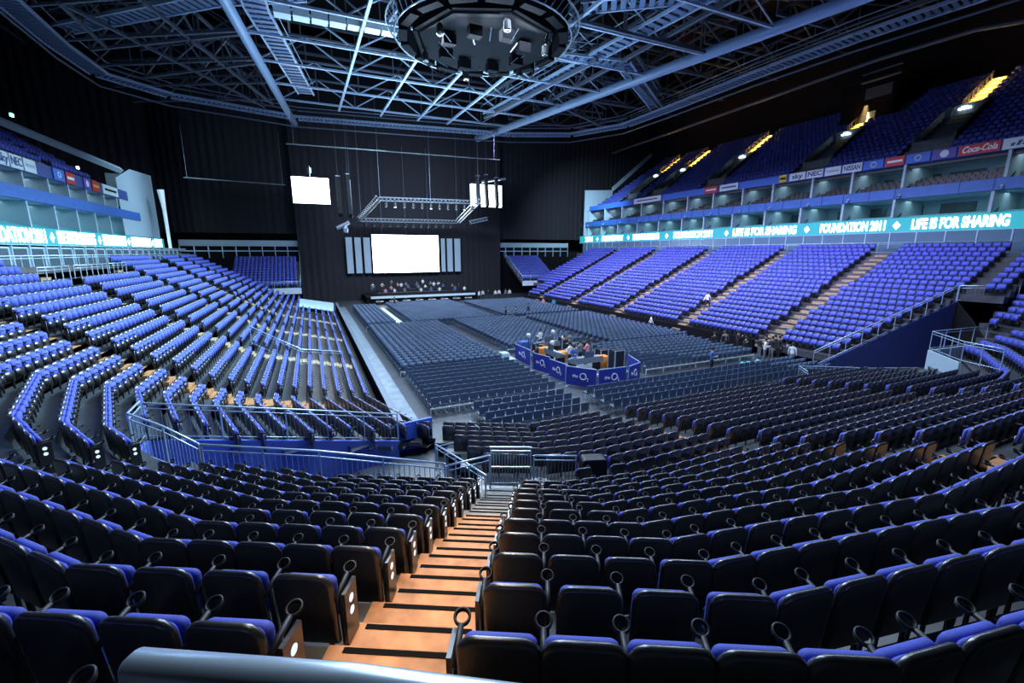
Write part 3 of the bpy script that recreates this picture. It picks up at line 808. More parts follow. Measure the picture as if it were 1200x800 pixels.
for a in [('pale board with a dark three-bar emblem at the right frame edge',17.3,15.7,'adwhite',None,'adnavy','bars',0),
 ('red board with white flowing script beside the emblem board',19.9,17.35,'red','Coca-Cola','white',None,.35),
 ('purple board with a pale round emblem beside the red script board',21.6,19.98,'purple',None,'white','round',0),
 ('plain bright blue board beside the purple board',23.5,21.7,'adblue',None,'white','ring',0),
 ('small red board with white lettering between two blue boards',25.1,23.55,'red',None,'white','stripe',0),
 ('bright blue board with pale ring beside the small red board',26.9,25.2,'adblue',None,'white','ring',0),
 ('white board with bold navy lettering beside a bright blue board',28.8,27.0,'adwhite','NISSAN','adnavy',None,0),
 ('pale board with faint grey lettering between two lettered boards',30.5,28.9,'adwhite',None,'suite','stripe',0),
 ('white board with heavy three-letter name, second in the white run',32.4,30.65,'adwhite','NEC','adnavy',None,0),
 ('white board with broad name, first in the white run',34.3,32.5,'adwhite','sky','adnavy',None,0),
 ('small yellow board at the far end of the white run',35.5,34.6,'yellow',None,'black','stripe',0),
 ('white board with faint marks beyond the yellow board',43.7,40.9,'adwhite',None,'adnavy','stripe',0),
 ('small pink-red board beyond the yellow board',46.2,44.0,'red',None,'white','stripe',0),
 ('long white board near the far end of the right stand',60.8,54.5,'adwhite',None,'adnavy','stripe',0)]:
    advert(a[0],XA,a[1],a[2],15.95,16.75,-1,a[3],a[4],a[5],emblem=a[6],shear=a[7])
XLB=-17.9
for a in [('white board with grey name at the left frame edge',41.0,42.3,'adwhite','sky','adnavy',None),
 ('white board with navy three-letter name on the left stand',42.4,43.9,'adwhite','NEC','adnavy',None),
 ('white board with faint lettering, third on the left stand',44.0,45.6,'adwhite',None,'suite','stripe'),
 ('bright blue board on the left stand band',48.0,49.8,'adblue',None,'white','ring'),
 ('red board with white lettering on the left stand band',50.0,51.6,'red',None,'white','stripe'),
 ('purple board with pale round emblem on the left stand band',53.2,54.6,'purple',None,'white','round'),
 ('small orange-red board beside a white board on the left band',54.9,56.6,'red',None,'yellow','stripe'),
 ('white board with black blocks near the end of left band',57.2,61.0,'adwhite',None,'black','stripe')]:
    advert(a[0],XLB,a[1],a[2],13.75,14.65,1,a[3],a[4],a[5],emblem=a[6])

# ------------------------------------------------------------------ left stand suites
YL0,YL1=30.,75.
q=MB(); q.box((-15.4,18,6.9),(-15.2,YL1-5,8.5),0); q.box((-18.2,18,8.4),(-15.2,YL1-2,8.55),0)
y=18
while y<YL1-5: q.box((-15.2,y-.05,6.9),(-15.1,y+.05,8.5),1); q.box((-15.2,y+.25,6.95),(-15.17,y+1.55,8.3),2); y+=1.8
struct(q.build('wall_concourse_side',[M['suite'],M['railpaint'],M['glass']]))
q=MB(); q.box((-18.2,-2,6.4),(-13.7,YL1-5,6.9)); struct(q.build('floor_concourse_left',M['concrete']))
q=MB(); q.box((48.3,YR0,7.4),(51,YR1,7.96)); struct(q.build('floor_concourse_right',M['concrete']))
b=MB()
for y in (39.5,43.8,47.6,51.3,54.9,58.3,61.9,66.): b.box((-22.5,y-.09,9.85),(-18.05,y+.09,11.75))
struct(b.build('partition_suite_left_lower',M['suite']))
b=MB()
for y in (40.,44.,47.4,50.6,54.,57.7,61.): b.box((-22.5,y-.09,12.6),(-18.05,y+.09,13.75))
struct(b.build('partition_suite_left_upper',M['suite']))
q=MB(); q.box((-22.8,YL0,8.5),(-22.5,YL1,14.6)); struct(q.build('wall_suites_left',M['suite']))
q=MB()
for z in (9.75,11.7,13.7): q.box((-22.5,YL0,z),(-18.2,YL1-4,z+.12))
struct(q.build('slab_suites_left',M['suite']))
q=MB(); q.add([(-18.02,YL0,9.85),(-18.02,YL1,9.85),(-20.2,YL1-3,10.5),(-20.2,YL0,10.5)],[(0,1,2,3)]); struct(q.build('floor_suite_left',M['tealside']))
q=MB(); q.box((-18.2,YL0,11.72),(-17.9,67,12.6)); struct(q.build('wall_parapet_left',M['parapet']))
q=MB(); q.box((-18.2,YL0,13.7),(-17.95,64,14.68)); struct(q.build('wall_advert_band_left',M['adnavy']))
b=MB()
for j in range(ULN):
    b.box((ULX0-j*.72-.16,YL0,ULZ0+j*.5-.6),(ULX0-j*.72+.58,60,ULZ0+j*.5))
struct(b.build('floor_terrace_upper_left',M['concrete']))
q=MB(); q.box((-22.5,73.5,8),(-17.95,73.8,17.8)); q.add([(-18.0,61.5,9.9),(-18.0,73.5,9.9),(-18.0,73.5,17.8),(-18.0,66.2,17.4),(-18.0,61.5,15.8)],[(0,1,2,3,4)]); struct(q.build('wall_end_left',M['suite']))
q=MB(); q.add([(-18.0,45,17.6),(-18.0,66.2,17.4),(-18.0,61.5,15.75),(-18.0,52,16.0),(-18.3,45,17.6),(-18.3,66.2,17.4)],[(0,1,2,3)]); 
q=MB()
A=[Vector((-24.5,45,19.6)),Vector((-18.2,64.,16.9))]
q.tube(A,.35,4); struct(q.build('trim_roof_edge',M['suite']))
t=thing('follow_spot_platform','grey equipment platform at the upper left frame edge','platform',(-22.,40,17.6))
a=MB(); a.box((-2,-3,0),(1.5,4.2,.2)); a.box((-2,4,.2),(1.5,4.2,2.4)); a.build('deck',M['suitedark'],t)
a=MB(); a.box((1.2,-3,.2),(1.5,4,.35)); a.box((1.2,-3,1.1),(1.5,4,1.2)); a.build('guard_rail',M['steeldark'],t)
a=MB(); a.lathe([(.25,0),(.3,.6),(.2,1.2)],10,(1.,1.5,.25)); a.build('spotlight',M['lamp'],t)
q=MB(); q.box((-18.05,44.0,17.3),(-17.95,44.3,17.5)); tag(q.build('exit_lamp',M['green']),'green exit lamp glowing on the upper left stand','lamp')
q=MB(); q.box((-18.05,52.8,15.3),(-17.95,53.1,15.5)); tag(q.build('exit_lamp',M['cyanlamp']),'white-green lamp above the left advert boards','lamp')
# pale slanted column at the far end of the left stand
q=MB(); q.tube([(-15.9,68.9,8.3),(-15.95,69.,13.2),(-16.05,69.,15.6)],[.16,.2,.36],10); struct(q.build('column_pale',M['white']))

# ------------------------------------------------------------------ ceiling steel
ZC=26.
def truss(name,a,c,r=.11,depth=2.6,bay=3.0,m='steel',mt='steeldark',web=True,top=True):
    a=Vector(a); c=Vector(c); b=MB(); up=Vector((0,0,depth)); L=(c-a).length; n=max(1,round(L/bay))
    side=(c-a).normalized().cross(Vector((0,0,1)))*r
    def beam(p,q_,w,mi):
        d=(q_-p).normalized(); s=d.cross(Vector((0,0,1)))
        s=(s if s.length>1e-4 else Vector((1,0,0))).normalized()*w; t_=s.cross(d).normalized()*w
        b.add([p-s-t_,p+s-t_,p+s+t_,p-s+t_,q_-s-t_,q_+s-t_,q_+s+t_,q_-s+t_],[(0,3,2,1),(4,5,6,7),(0,1,5,4),(1,2,6,5),(2,3,7,6),(3,0,4,7)],mi)
    beam(a,c,r,0)
    if top: beam(a+up,c+up,r,1)  # top chord in the darker steel, shade put into the colour
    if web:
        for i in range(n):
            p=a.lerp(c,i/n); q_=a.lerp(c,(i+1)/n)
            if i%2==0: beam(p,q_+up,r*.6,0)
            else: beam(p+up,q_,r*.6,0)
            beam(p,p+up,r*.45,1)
    return struct(b.build(name,[M[m],M[mt]]))
# right edge of grid follows the right tube line
def xr(y): return 37.4+(26.1-37.4)*(y-22.4)/(70.6-22.4)
def xl(y): return -4.1+3.7*(y-41.3)/32.5
for y in (22.,28.,34.,40.,45.9,51.6,57.6,63.):
    truss('beam_roof_cross',(xl(y),y,ZC),(xr(y),y-.6,ZC),r=.095,bay=4.2)
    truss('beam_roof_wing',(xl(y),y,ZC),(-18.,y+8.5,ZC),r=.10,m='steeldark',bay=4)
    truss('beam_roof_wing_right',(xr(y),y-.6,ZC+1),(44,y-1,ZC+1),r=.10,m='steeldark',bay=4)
for x0,x1 in ((5.9,5.0),(11.6,10.2),(16.2,15.2),(21.3,19.4)):
    truss('beam_roof_long',(x0,20,ZC+.05),(x1,65,ZC+.05),r=.115,web=False,top=False)
truss('beam_roof_long',(26.4,38.4,ZC),(23.2,60,ZC),r=.15,m='steeldark'); truss('beam_roof_long',(30.3,22,ZC+.4),(28.6,52,ZC+.4),r=.15,m='steeldark')
for a_,c_ in (((-15.2,46.4,ZC),(-3.6,67.1,ZC)),((-9.6,43.8,ZC),(-2.6,65.5,ZC)),((-16.5,55.6,ZC),(-3.9,46.7,ZC)),((-14.1,61.4,ZC),(-2.4,52,ZC)),((-15.2,46.4,ZC),(-15,54.4,ZC)),((-12,24,ZC),(-9.6,44,ZC)),((38.2,33,ZC),(21,33.1,ZC)),((42,47,ZC),(30,39,ZC)),((41,57,ZC),(27,50,ZC))):
    truss('beam_roof_brace',a_,c_,r=.12,m='steeldark',bay=4)
q=MB(); q.tube([(-6.6,20,ZC),(-4.1,41.3,ZC),(-.4,74.,ZC)],.42,14); struct(q.build('beam_tube_left',M['tube'],smooth=True))
q=MB(); q.tube([(42.6,0,ZC),(37.4,22.4,ZC),(26.1,70.8,ZC)],.50,14); struct(q.build('beam_tube_right',M['tube'],smooth=True))
# catwalks: grating decks with slats and rails
def catwalk(name,P,w,z,m='grating',rail=True,slat=.5):
    b=MB()
    for i in range(len(P)-1):
        a=Vector((*P[i],z)); c=Vector((*P[i+1],z)); L=(c-a).length; d=(c-a)/L; s=Vector((-d.y,d.x,0))
        n=int(L/slat)
        for j in range(n):
            p=a+d*(j+.5)*L/n; b.obox(p,d*slat*.30,s*w*.5,.05,0)
        for sg in (-1,1):
            p=(a+c)/2+s*sg*w*.5; b.obox(p,d*L*.5,s*.07,.12,1)
            if rail: b.obox(p+Vector((0,0,1.1)),d*L*.5,s*.03,.03,1)
    return struct(b.build(name,[M[m],M['steel']]))
RING=[(-17.6,16),(-18,40),(-18.4,54.6),(-17.8,61.5),(-13,66),(0,69.4),(14,67.6),(29.6,65.2),(38,61.5),(42.2,54),(42.5,46),(42.6,34),(43.2,25),(45.3,12)]
catwalk('beam_catwalk_ring',RING,1.7,ZC-.3)
for dz in (-1.2,.9):
    q=MB(); q.tube([(x*1.012-.2,y*1.012,ZC+dz) for x,y in RING],.09,6); struct(q.build('beam_ring_pipe',M['steeldark']))
catwalk('beam_catwalk',[(-2.8,30),(-2.2,43),(1.2,62)],1.7,ZC+.6,slat=.8)
catwalk('beam_catwalk',[(28.6,22),(27.8,30),(23.8,60)],1.6,ZC+.5,slat=.8)
catwalk('beam_catwalk',[(-17.6,54),(-5,43.4),(1,40)],1.5,ZC+.8,slat=.7)
catwalk('beam_catwalk',[(21.2,40.5),(29.9,39),(42.4,48)],1.5,ZC+.4,slat=.7)
catwalk('beam_catwalk',[(10.6,26),(8.4,41)],1.8,ZC+.7,slat=.7)
catwalk('beam_catwalk',[(21,33),(31,26),(40,22)],1.7,ZC+.9,slat=.7)
q=MB()
for i in range(7): q.box((-1+i*1.35,42.0-.08*i,ZC+.2),(.2+i*1.35,43.0-.08*i,ZC+.9))
struct(q.build('beam_air_duct',M['adwhite']))
# upper dark roof trusses (dim)
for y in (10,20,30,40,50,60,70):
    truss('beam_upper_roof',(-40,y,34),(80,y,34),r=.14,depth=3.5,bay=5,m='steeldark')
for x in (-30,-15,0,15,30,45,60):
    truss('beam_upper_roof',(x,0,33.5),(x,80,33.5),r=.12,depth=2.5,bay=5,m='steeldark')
# grey pipe edge along the right upper roof
q=MB(); q.tube([(56,10,25.2),(56,22.65,27.6),(56,30,27.9),(56,75,27.2)],.18,6); struct(q.build('beam_roof_edge_pipe',M['steeldark']))
# centre cluster
t=thing('ceiling_rig','black octagonal rig of screens and hoop trusses hanging from the roof centre','rig',(14.2,36.6,ZC-2.2))
R0=5.6
for i in range(8):
    a0=2*PI*i/8; a1=2*PI*(i+1)/8; p=Vector((R0*math.cos(a0),R0*math.sin(a0),0)); c=Vector((R0*math.cos(a1),R0*math.sin(a1),0))
    m_=(p+c)/2; d=(c-p)/2*.95; nn=m_.normalized()*.15
    a=MB(); a.obox(m_+Vector((0,0,3.6)),d,nn,2.9); a.build('screen_panel',M['black'],t)
    a=MB(); a.obox(m_+nn*1.1+Vector((0,0,3.6)),d*.86,nn*.1,2.4); a.build('screen_face',M['case'],t)
a=MB(); a.lathe([(4.4,.75),(5.2,.6),(5.35,.9),(5.35,7)],8); a.build('frame',M['black'],t)
a=MB()
for R_,z in ((7.0,.9),(7.6,1.7),(7.0,2.5)): a.torus((0,0,z),R_,.06,48,5)
for i in range(72):
    g=2*PI*i/72; g2=2*PI*(i+.5)/72
    a.tube([(7.*math.cos(g),7.*math.sin(g),.9),(7.6*math.cos(g2),7.6*math.sin(g2),1.7),(7.*math.cos(g),7.*math.sin(g),2.5)],.03,4)
a.build('hoop_truss',M['alu'],t)
for i in range(16):
    g=2*PI*(i+.5)/16; a=MB(); ca,sa=math.cos(g),math.sin(g)
    a.obox((6.35*ca,6.35*sa,2.2),(-.95*sa,.95*ca,0),(.32*ca,.32*sa,0),1.5); a.build('speaker_box',M['black'],t)
for i in range(8):
    g=2*PI*i/8+.2; a=MB(); a.obox((3.2*math.cos(g),3.2*math.sin(g),.2),(.5,0,0),(0,.35,0),.35); a.build('speaker_box',M['black'],t)
a=MB()
for i in range(14):
    g=2*PI*i/14; r1=2.4+1.2*(i%3)/2; p=Vector((r1*math.cos(g),r1*math.sin(g),-.3)); a.tube([p,p*1.25+Vector((0,0,.6))],.035,5)
a.build('lower_bracing',M['steeldark'],t)
for i in range(6):
    g=2*PI*i/6+.5; a=MB(); a.lathe([(.12,-.5),(.28,-.35),(.25,.2),(.1,.35)],10,(4.9*math.cos(g),4.9*math.sin(g),.1)); l=a.build('lamp_housing',M['lamp'],t)
    a=MB(); a.lathe([(.2,-.02),(.2,.02)],10,(4.9*math.cos(g),4.9*math.sin(g),-.33)); a.build('lens',M['cyanlamp' if i in (1,4) else 'adwhite'],l)
a=MB()
for g in range(4): a.tube([(4*math.cos(g*PI/2+.7),4*math.sin(g*PI/2+.7),6.5),(4*math.cos(g*PI/2+.7),4*math.sin(g*PI/2+.7),18)],.04,5)
a.build('hanging_cable',M['steeldark'],t)

# ------------------------------------------------------------------ stage
q=MB(); q.box((7.6,71.8,0),(26.2,79,1.15),0); struct(q.build('floor_stage',[M['black']]))
q=MB(); q.box((8.2,71.55,.85),(25.6,71.8,1.2)); struct(q.build('trim_stage_edge',M['adwhite']))
for i in range(2):
    q=MB(); q.box((9.5+i*.4,74.3+i*1.9,1.15),(24.2-i*.4,76.0+i*1.9,1.45+i*.35)); struct(q.build('floor_stage_riser',M['case']))
t=thing('video_screen','large white lit video screen hanging behind the stage','screen',(15.5,78.6,4.5))
a=MB(); a.box((-5.75,-.02,.1),(5.75,.0,6.5)); a.build('lit_face',M['screen'],t)
a=MB(); a.box((-5.95,.0,-.1),(5.95,.25,6.7)); a.build('frame',M['black'],t)
a=MB()
for x in (-4,0,4): a.tube([(x,.1,6.6),(x,.1,21)],.03,5)
a.build('hanging_cable',M['steeldark'],t)
for x0,x1,nm in ((5.55,6.55,'outermost strip, far left of the video screen'),(6.95,7.95,'middle strip to the left of the video screen'),(8.35,9.4,'strip touching the left edge of the video screen'),(21.7,22.4,'strip touching the right edge of the video screen'),(22.8,23.8,'middle strip to the right of the video screen'),(24.2,25.3,'outermost strip, far right of the video screen')):
    t=thing('led_strip','tall grey-blue LED '+nm,'led panel',((x0+x1)/2,78.5,4.6),0,'tall LED strips')
    w=(x1-x0)/2; a=MB(); a.box((-w,-.05,0),(w,.05,5.9)); a.build('led_face',M['strip'],t)
    a=MB(); a.box((-w-.06,.05,-.06),(w+.06,.2,5.96)); a.build('frame',M['black'],t)
# side screens
t=thing('side_screen','white lit side screen hanging left of the stage','screen',(.95,72.,15.))
a=MB(); a.box((-2.45,-.02,0),(2.45,.0,3.6)); a.build('lit_face',M['screen'],t)
a=MB(); a.box((-2.6,0,-.12),(2.6,.3,3.75)); a.build('frame',M['black'],t)
a=MB(); a.tube([(0,.1,3.7),(0,.1,5.2)],.06,6); a.lathe([(.3,4.2),(.3,4.9)],8); a.build('hoist',M['alu'],t)
t=thing('side_screen','white lit side screen behind hanging speakers right of the stage','screen',(28.3,72.6,15.7))
a=MB(); a.box((-2.9,-.02,0),(2.8,.0,3.6)); a.build('lit_face',M['screen'],t)
a=MB(); a.box((-3.,0,-.1),(2.9,.3,3.7)); a.build('frame',M['black'],t)
a=MB(); a.tube([(-1,-.3,4.0),(3.2,-.8,4.7)],.2,8); a.build('top_truss',M['alu'],t)
def line_array(label,x,y,z,n,curve=.03,w=.6):
    t=thing('line_array',label,'speaker array',(x,y,z),0,'hanging line arrays')
    yy=0; ang=0
    for i in range(n):
        a=MB(); a.obox((0,yy,-i*.42),(w/2,0,0),(0,.3,-.02*i),.19); a.build('speaker_cabinet',M['case'],t)
        yy-=curve*i*.35
    a=MB(); a.tube([(0,0,.2),(0,0,8)],.025,5); a.build('hanging_cable',M['steeldark'],t)
    a=MB(); a.box((-w/2,-.3,.2),(w/2,.3,.32)); a.build('flying_frame',M['alu'],t)
line_array('black speaker array hanging over left part of the right screen',26.35,71.6,20.2,12)
line_array('black speaker array hanging over the middle of the right screen',27.7,71.2,20.4,12,w=.5)
line_array('black speaker array hanging over right part of the right screen',29.4,70.9,20.0,11,w=.5)
line_array('black curved speaker array hanging beside the left screen',4.6,71.,18.6,13)
line_array('black speaker array hanging right of the curved left one',5.9,70.5,18.9,14,w=.5)
t=thing('led_tube','thin white vertical light tube hanging between left screen and truss','light',(6.3,72,13.2))
a=MB(); a.tube([(0,0,0),(0,0,5.4)],.09,8); a.build('tube',M['strip' ],t)
a=MB(); a.tube([(0,.1,5.4),(0,.1,14)],.025,5); a.build('hanging_cable',M['steeldark'],t)
t=thing('moving_lamp_cluster','silver lamp cluster hanging under the left speaker arrays','lamp',(4.9,71.8,12.1))
a=MB(); a.tube([(-.9,0,-.5),(.9,0,.4)],.28,8); a.build('truss_bar',M['alu'],t)
a=MB(); a.lathe([(.3,-.9),(.42,-.3),(.2,.2)],10,(.3,0,-.2)); a.build('lamp_head',M['alu'],t)
# stage lighting truss: box truss ring
def box_truss(b,a,c,w=.5,n=None,r=.05):
    a=Vector(a); c=Vector(c); L=(c-a).length; d=(c-a)/L; s=d.cross(Vector((0,0,1))); s=(s if s.length>.01 else Vector((1,0,0))).normalized()*w/2; u=s.cross(d).normalized()*w/2
    n=n or max(2,round(L/.6)); K=[s+u,s-u,-s-u,-s+u]
    for k in K: b.tube([a+k,c+k],r,5)
    for i in range(n):
        p=a.lerp(c,i/n); q_=a.lerp(c,(i+1)/n)
        for j in range(4): b.tube([p+K[j],q_+K[(j+1)%4]],r*.55,4)
t=thing('lighting_truss','silver box truss with hanging lamps above the stage front','truss',(16.,70.,13.))
a=MB(); box_truss(a,(-6,-1.5,2.7),(9.5,-1.5,2.9)); a.build('front_truss',M['alu'],t)
a=MB(); box_truss(a,(-8.2,6,.2),(8,6,.3)); a.build('rear_truss',M['alu'],t)
a=MB(); box_truss(a,(-8.4,6,.2),(-6.2,-1.5,2.8),.6); a.build('side_truss',M['alu'],t)
a=MB(); box_truss(a,(8.2,6,.4),(9.3,-1.5,3.2),.6); a.build('side_truss',M['alu'],t)
a=MB(); box_truss(a,(10,5,.2),(12.6,3,.8),.5); a.build('side_truss',M['alu'],t)
for i in range(11):
    x=-5.2+i*1.35; a=MB(); a.lathe([(.16,-.55),(.26,-.45),(.2,.05),(.08,.3)],8,(x,-1.5,2.2)); h_=a.build('lamp',M['lamp'],t)
    a=MB(); a.lathe([(.15,-.02),(.15,.02)],8,(x,-1.5,1.62)); a.build('lens',M['cyanlamp' if i%4==1 else 'adwhite'],h_)
for i in range(12):
    x=-7.4+i*1.3; a=MB(); a.lathe([(.14,-.5),(.24,-.4),(.2,.0),(.08,.2)],8,(x,6,-.3)); a.build('lamp',M['lamp'],t)
a=MB()
for x,y,z in ((-6,-1.5,2.9),(1.5,-1.5,2.9),(9.3,-1.5,3.2),(-8,6,.4),(8,6,.4)): a.tube([(x,y,z),(x,y,16)],.03,5)
a.build('hanging_cable',M['steeldark'],t)
for nm,a_,c_ in (('thin pale bar hanging high across the black drape above the truss',(-1.45,60.,20.4),(25.4,60,20.8)),('thin pale bar hanging left of the left screen',(-12.9,66,16.8),(-2.1,66,16.6))):
    t=thing('lighting_bar',nm,'bar',a_); a=MB(); d=Vector(c_)-Vector(a_); a.tube([(0,0,0),d],.07,6); a.build('pipe',M['suitedark'],t)
    a=MB(); a.tube([d*.03,d*.03+Vector((0,0,6))],.02,4); a.tube([d*.97,d*.97+Vector((0,0,6))],.02,4); a.build('hanging_cable',M['steeldark'],t)

# ------------------------------------------------------------------ people
def skin_mesh(V,E,Rr,name):
    me=bpy.data.meshes.new(name); me.from_pydata(V,E,[]); o=bpy.data.objects.new(name,me); C.objects.link(o)
    o.modifiers.new('s','SKIN'); o.modifiers.new('b','SUBSURF').levels=1
    sv=me.skin_vertices[0].data
    for i,r in enumerate(Rr): sv[i].radius=(r,r) if not isinstance(r,tuple) else r
    sv[0].use_root=True
    dg=bpy.context.evaluated_depsgraph_get(); dg.update()
    m2=bpy.data.meshes.new_from_object(o.evaluated_get(dg)); bpy.data.objects.remove(o); bpy.data.meshes.remove(me)
    return m2
def body(pose):
    V=[];E=[];R=[]
    def v(p,r,par=None):
        V.append(p);R.append(r)
        if par is not None:E.append((par,len(V)-1))
        return len(V)-1
    sit = pose=='sit'
    H=.50 if sit else .95
    pel=v((0,0,H),(.15,.11)); be=v((0,.0,H+.2),(.14,.10),pel); ch=v((0,.02,H+.38),(.17,.115),be); nk=v((0,.0,H+.56),.055,ch)
    hd=v((0,.02,H+.66),(.075,.09),nk); v((0,.02,H+.77),(.07,.085),hd)
    for s in (-1,1):
        sh=v((.19*s,0,H+.46),.06,ch)
        if pose=='bent' or sit or (pose=='phone' and s==1): el=v((.25*s,.03,H+.2),.045,sh); wr=v((.13*s,.27,H+(.24 if pose!='phone' else .42)),.034,el); hn=v((.09*s,.35,H+.27 if pose!='phone' else H+.5),.04,wr)
        elif pose=='walk': el=v((.25*s,.1*s,H+.2),.045,sh); wr=v((.26*s,.22*s,H-.03),.034,el); hn=v((.26*s,.26*s,H-.11),.04,wr)
        else: el=v((.25*s,-.02,H+.2),.045,sh); wr=v((.27*s,.04,H-.04),.034,el); hn=v((.27*s,.06,H-.13),.04,wr)
        hp=v((.10*s,0,H-.06),.10,pel)
        if sit: kn=v((.12*s,.42,H-.02),.065,hp); an=v((.12*s,.44,.09),.045,kn); v((.13*s,.56,.04),.045,an)
        elif pose=='walk': kn=v((.10*s,.16*s+.05,.5),.065,hp); an=v((.10*s,.28*s-.04,.09),.045,kn); v((.11*s,.28*s+.10,.04),.045,an)
        else: kn=v((.11*s,.02,.5),.065,hp); an=v((.12*s,-.01,.09),.045,kn); v((.14*s,.13,.04),.045,an)
    return skin_mesh(V,E,R,'person_body'),H
BODIES={p:body(p) for p in ('stand','bent','walk','phone','sit')}
hm=MB(); hm.lathe([(.0,.86),(.06,.855),(.095,.81),(.1,.74),(.09,.68),(.06,.67)],10); 
HAIR=[(x,y*1.1-.0,z) for x,y,z in hm.v]
def hairmesh(H):
    q=MB(); q.v=[(x,y*1.05+.0,z+H-.0+.0) for x,y,z in hm.v]; q.f=list(hm.f); q.m=list(hm.m); return q.mesh('hair',M['hair'],True)
HM={p:hairmesh(BODIES[p][1]) for p in BODIES}
cache={}
def person(label,x,y,z,rz,pose,top,leg,group=None,sc=1.):
    key=(pose,top,leg)
    if key not in cache:
        me,H=BODIES[pose]; me=me.copy(); me.materials.clear()
        for k in (top,leg,'skin','shoe'): me.materials.append(M[k])
        for p in me.polygons:
            c=p.center; p.use_smooth=True
            if c.z>H+.53: i=2
            elif c.z<.10: i=3
            elif pose in ('bent','sit','phone') and c.y>.24 and c.z>H+.12: i=2
            elif pose not in('bent','sit') and abs(c.x)>.2 and c.z<H-.06 and c.z>H-.3: i=2
            elif c.z<H+.02 and abs(c.x)<.24: i=1
            else: i=0
            p.material_index=i
        cache[key]=me
    o=meshobj('person',cache[key],None,(x,y,z),rz); o.scale=(sc,sc,sc); tag(o,label,'person',group)
    meshobj('hair',HM[pose],o); return o
person('person in dark blue jacket standing alone on the floor before black seats',24.2,20.45,0,rad(200),'bent','c_blue','c_black',None,1.03)
rg=random.Random(11)
G='people gathered at the foot of the right stand stairs'
spots=[(30.0,22.4,'c_black'),(30.6,21.2,'c_white'),(31.1,22.0,'c_black'),(31.5,21.3,'c_black'),(31.9,22.1,'c_grey'),(32.3,21.3,'c_black'),(32.7,21.9,'c_black'),(33.1,21.1,'c_white'),(33.4,21.8,'c_grey'),(30.2,24.6,'c_black'),(30.9,25.0,'c_grey'),(31.4,24.2,'c_black'),(29.4,24.8,'c_black'),(31.0,19.4,'c_white')]
for i,(x,y,cl) in enumerate(spots):
    nm={'c_black':'black','c_white':'white','c_grey':'grey'}[cl]
    person(f'person in {nm} top, {ORD[i+1]} counted along the group below the right stand stairs',x,y,0,rad(rg.uniform(60,300)),rg.choice(['stand','bent','walk','phone']),cl,rg.choice(['c_black','c_grey']),G,rg.uniform(.95,1.04))
for i,(x,y,cl,nm) in enumerate([(20.6,47.0,'c_black','person in black standing in the cross aisle amid floor chairs'),(21.9,47.0,'c_grey','person in grey walking beside the one in black, cross aisle'),(24.6,49.,'c_black','person in black standing by the right side chairs near stage'),(10.6,64.2,'c_black','person in black at the stage end of the white gangway'),(29.8,54.6,'c_pink','person in pink top by the right stand front wall'),(30.6,53.,'c_cyan','person in cyan top by the right stand front wall'),(31.6,34.6,'c_white','person in white top below the right stand front wall')]):
    person(nm,x,y,0,rad(rg.uniform(0,360)),rg.choice(['stand','bent','walk']),cl,'c_black')
person('person in white top climbing an aisle of the right stand',36.0,31.6,2.44,rad(-90),'walk','c_white','c_black')
person('person in bright cyan top climbing the right corner stand',42.9,11.6,4.2,rad(-60),'walk','c_cyan','c_black',None,1.05)
G='players and crew on the stage'
n=0
for r,(yy,zz) in enumerate(((72.6,1.15),(74.9,1.45),(76.8,1.80))):
    for i in range(11 if r<2 else 9):
        x=9.2+i*1.45+rg.uniform(-.3,.3); n+=1
        if r==0 and i in (4,8): continue
        cl=rg.choice(['c_black','c_white','c_white','c_grey','c_blue','c_pink'])
        person(f"seated person in {cl[2:]} on stage, {['front','middle','rear'][r]} row, {ORD[i+1]} from left",x,yy,zz,rad(180+rg.uniform(-40,40)),'sit' if (i+r)%4 else 'bent',cl,'c_black',G)
for i,(x,y,cl) in enumerate([(26.8,71.,'c_white'),(27.6,70.5,'c_black'),(29.,70.6,'c_white'),(29.9,71.1,'c_white'),(30.9,70.5,'c_grey'),(31.8,70.8,'c_white'),(25.7,69.9,'c_white')]):
    person(f"person in {cl[2:]} top standing beside the stage, {ORD[i+1]} from the stage",x,y,0,rad(rg.uniform(120,240)),'stand',cl,'c_black','people standing beside the stage')
# music stands and chairs on the stage
def stand_mesh():
    q=MB(); q.tube([(0,0,0),(0,0,1.0)],.02,6,0); q.box((-.25,-.03,.98),(.25,.0,1.26),0); q.box((-.19,-.05,1.0),(.19,-.03,1.22),1)
    for g in range(3): q.tube([(0,0,.08),(.25*math.cos(g*2.1),.25*math.sin(g*2.1),0)],.012,4,0)
    return q.mesh('music_stand',[M['case'],M['paper']])
MS=stand_mesh()
for r,(yy,zz) in enumerate(((72.0,1.15),(74.45,1.45),(76.35,1.80))):
    for i in range(10):
        tag(meshobj('music_stand',MS,None,(9.6+i*1.5,yy-.05,zz),rad(180)),f"music stand with white sheet on stage, {['front','middle','rear'][r]} row, {ORD[i+1]} from left",'music stand','music stands on the stage')
for i in range(8):
    q=MB(); q.box((-.55,-.3,0),(.55,.3,.5),0); q.box((-.57,-.32,.46),(.57,.32,.52),1); q.box((-.4,-.2,.52),(.1,.2,.75),0)
    o=q.build('stage_monitor',[M['case'],M['white']]); o.location=(9.4+i*2.1,70.9,0); o.rotation_euler=(0,0,rad(rg.uniform(-10,10)))
    tag(o,f'black equipment case before the white stage edge, {ORD[i+1]} from left','case','cases before the stage')
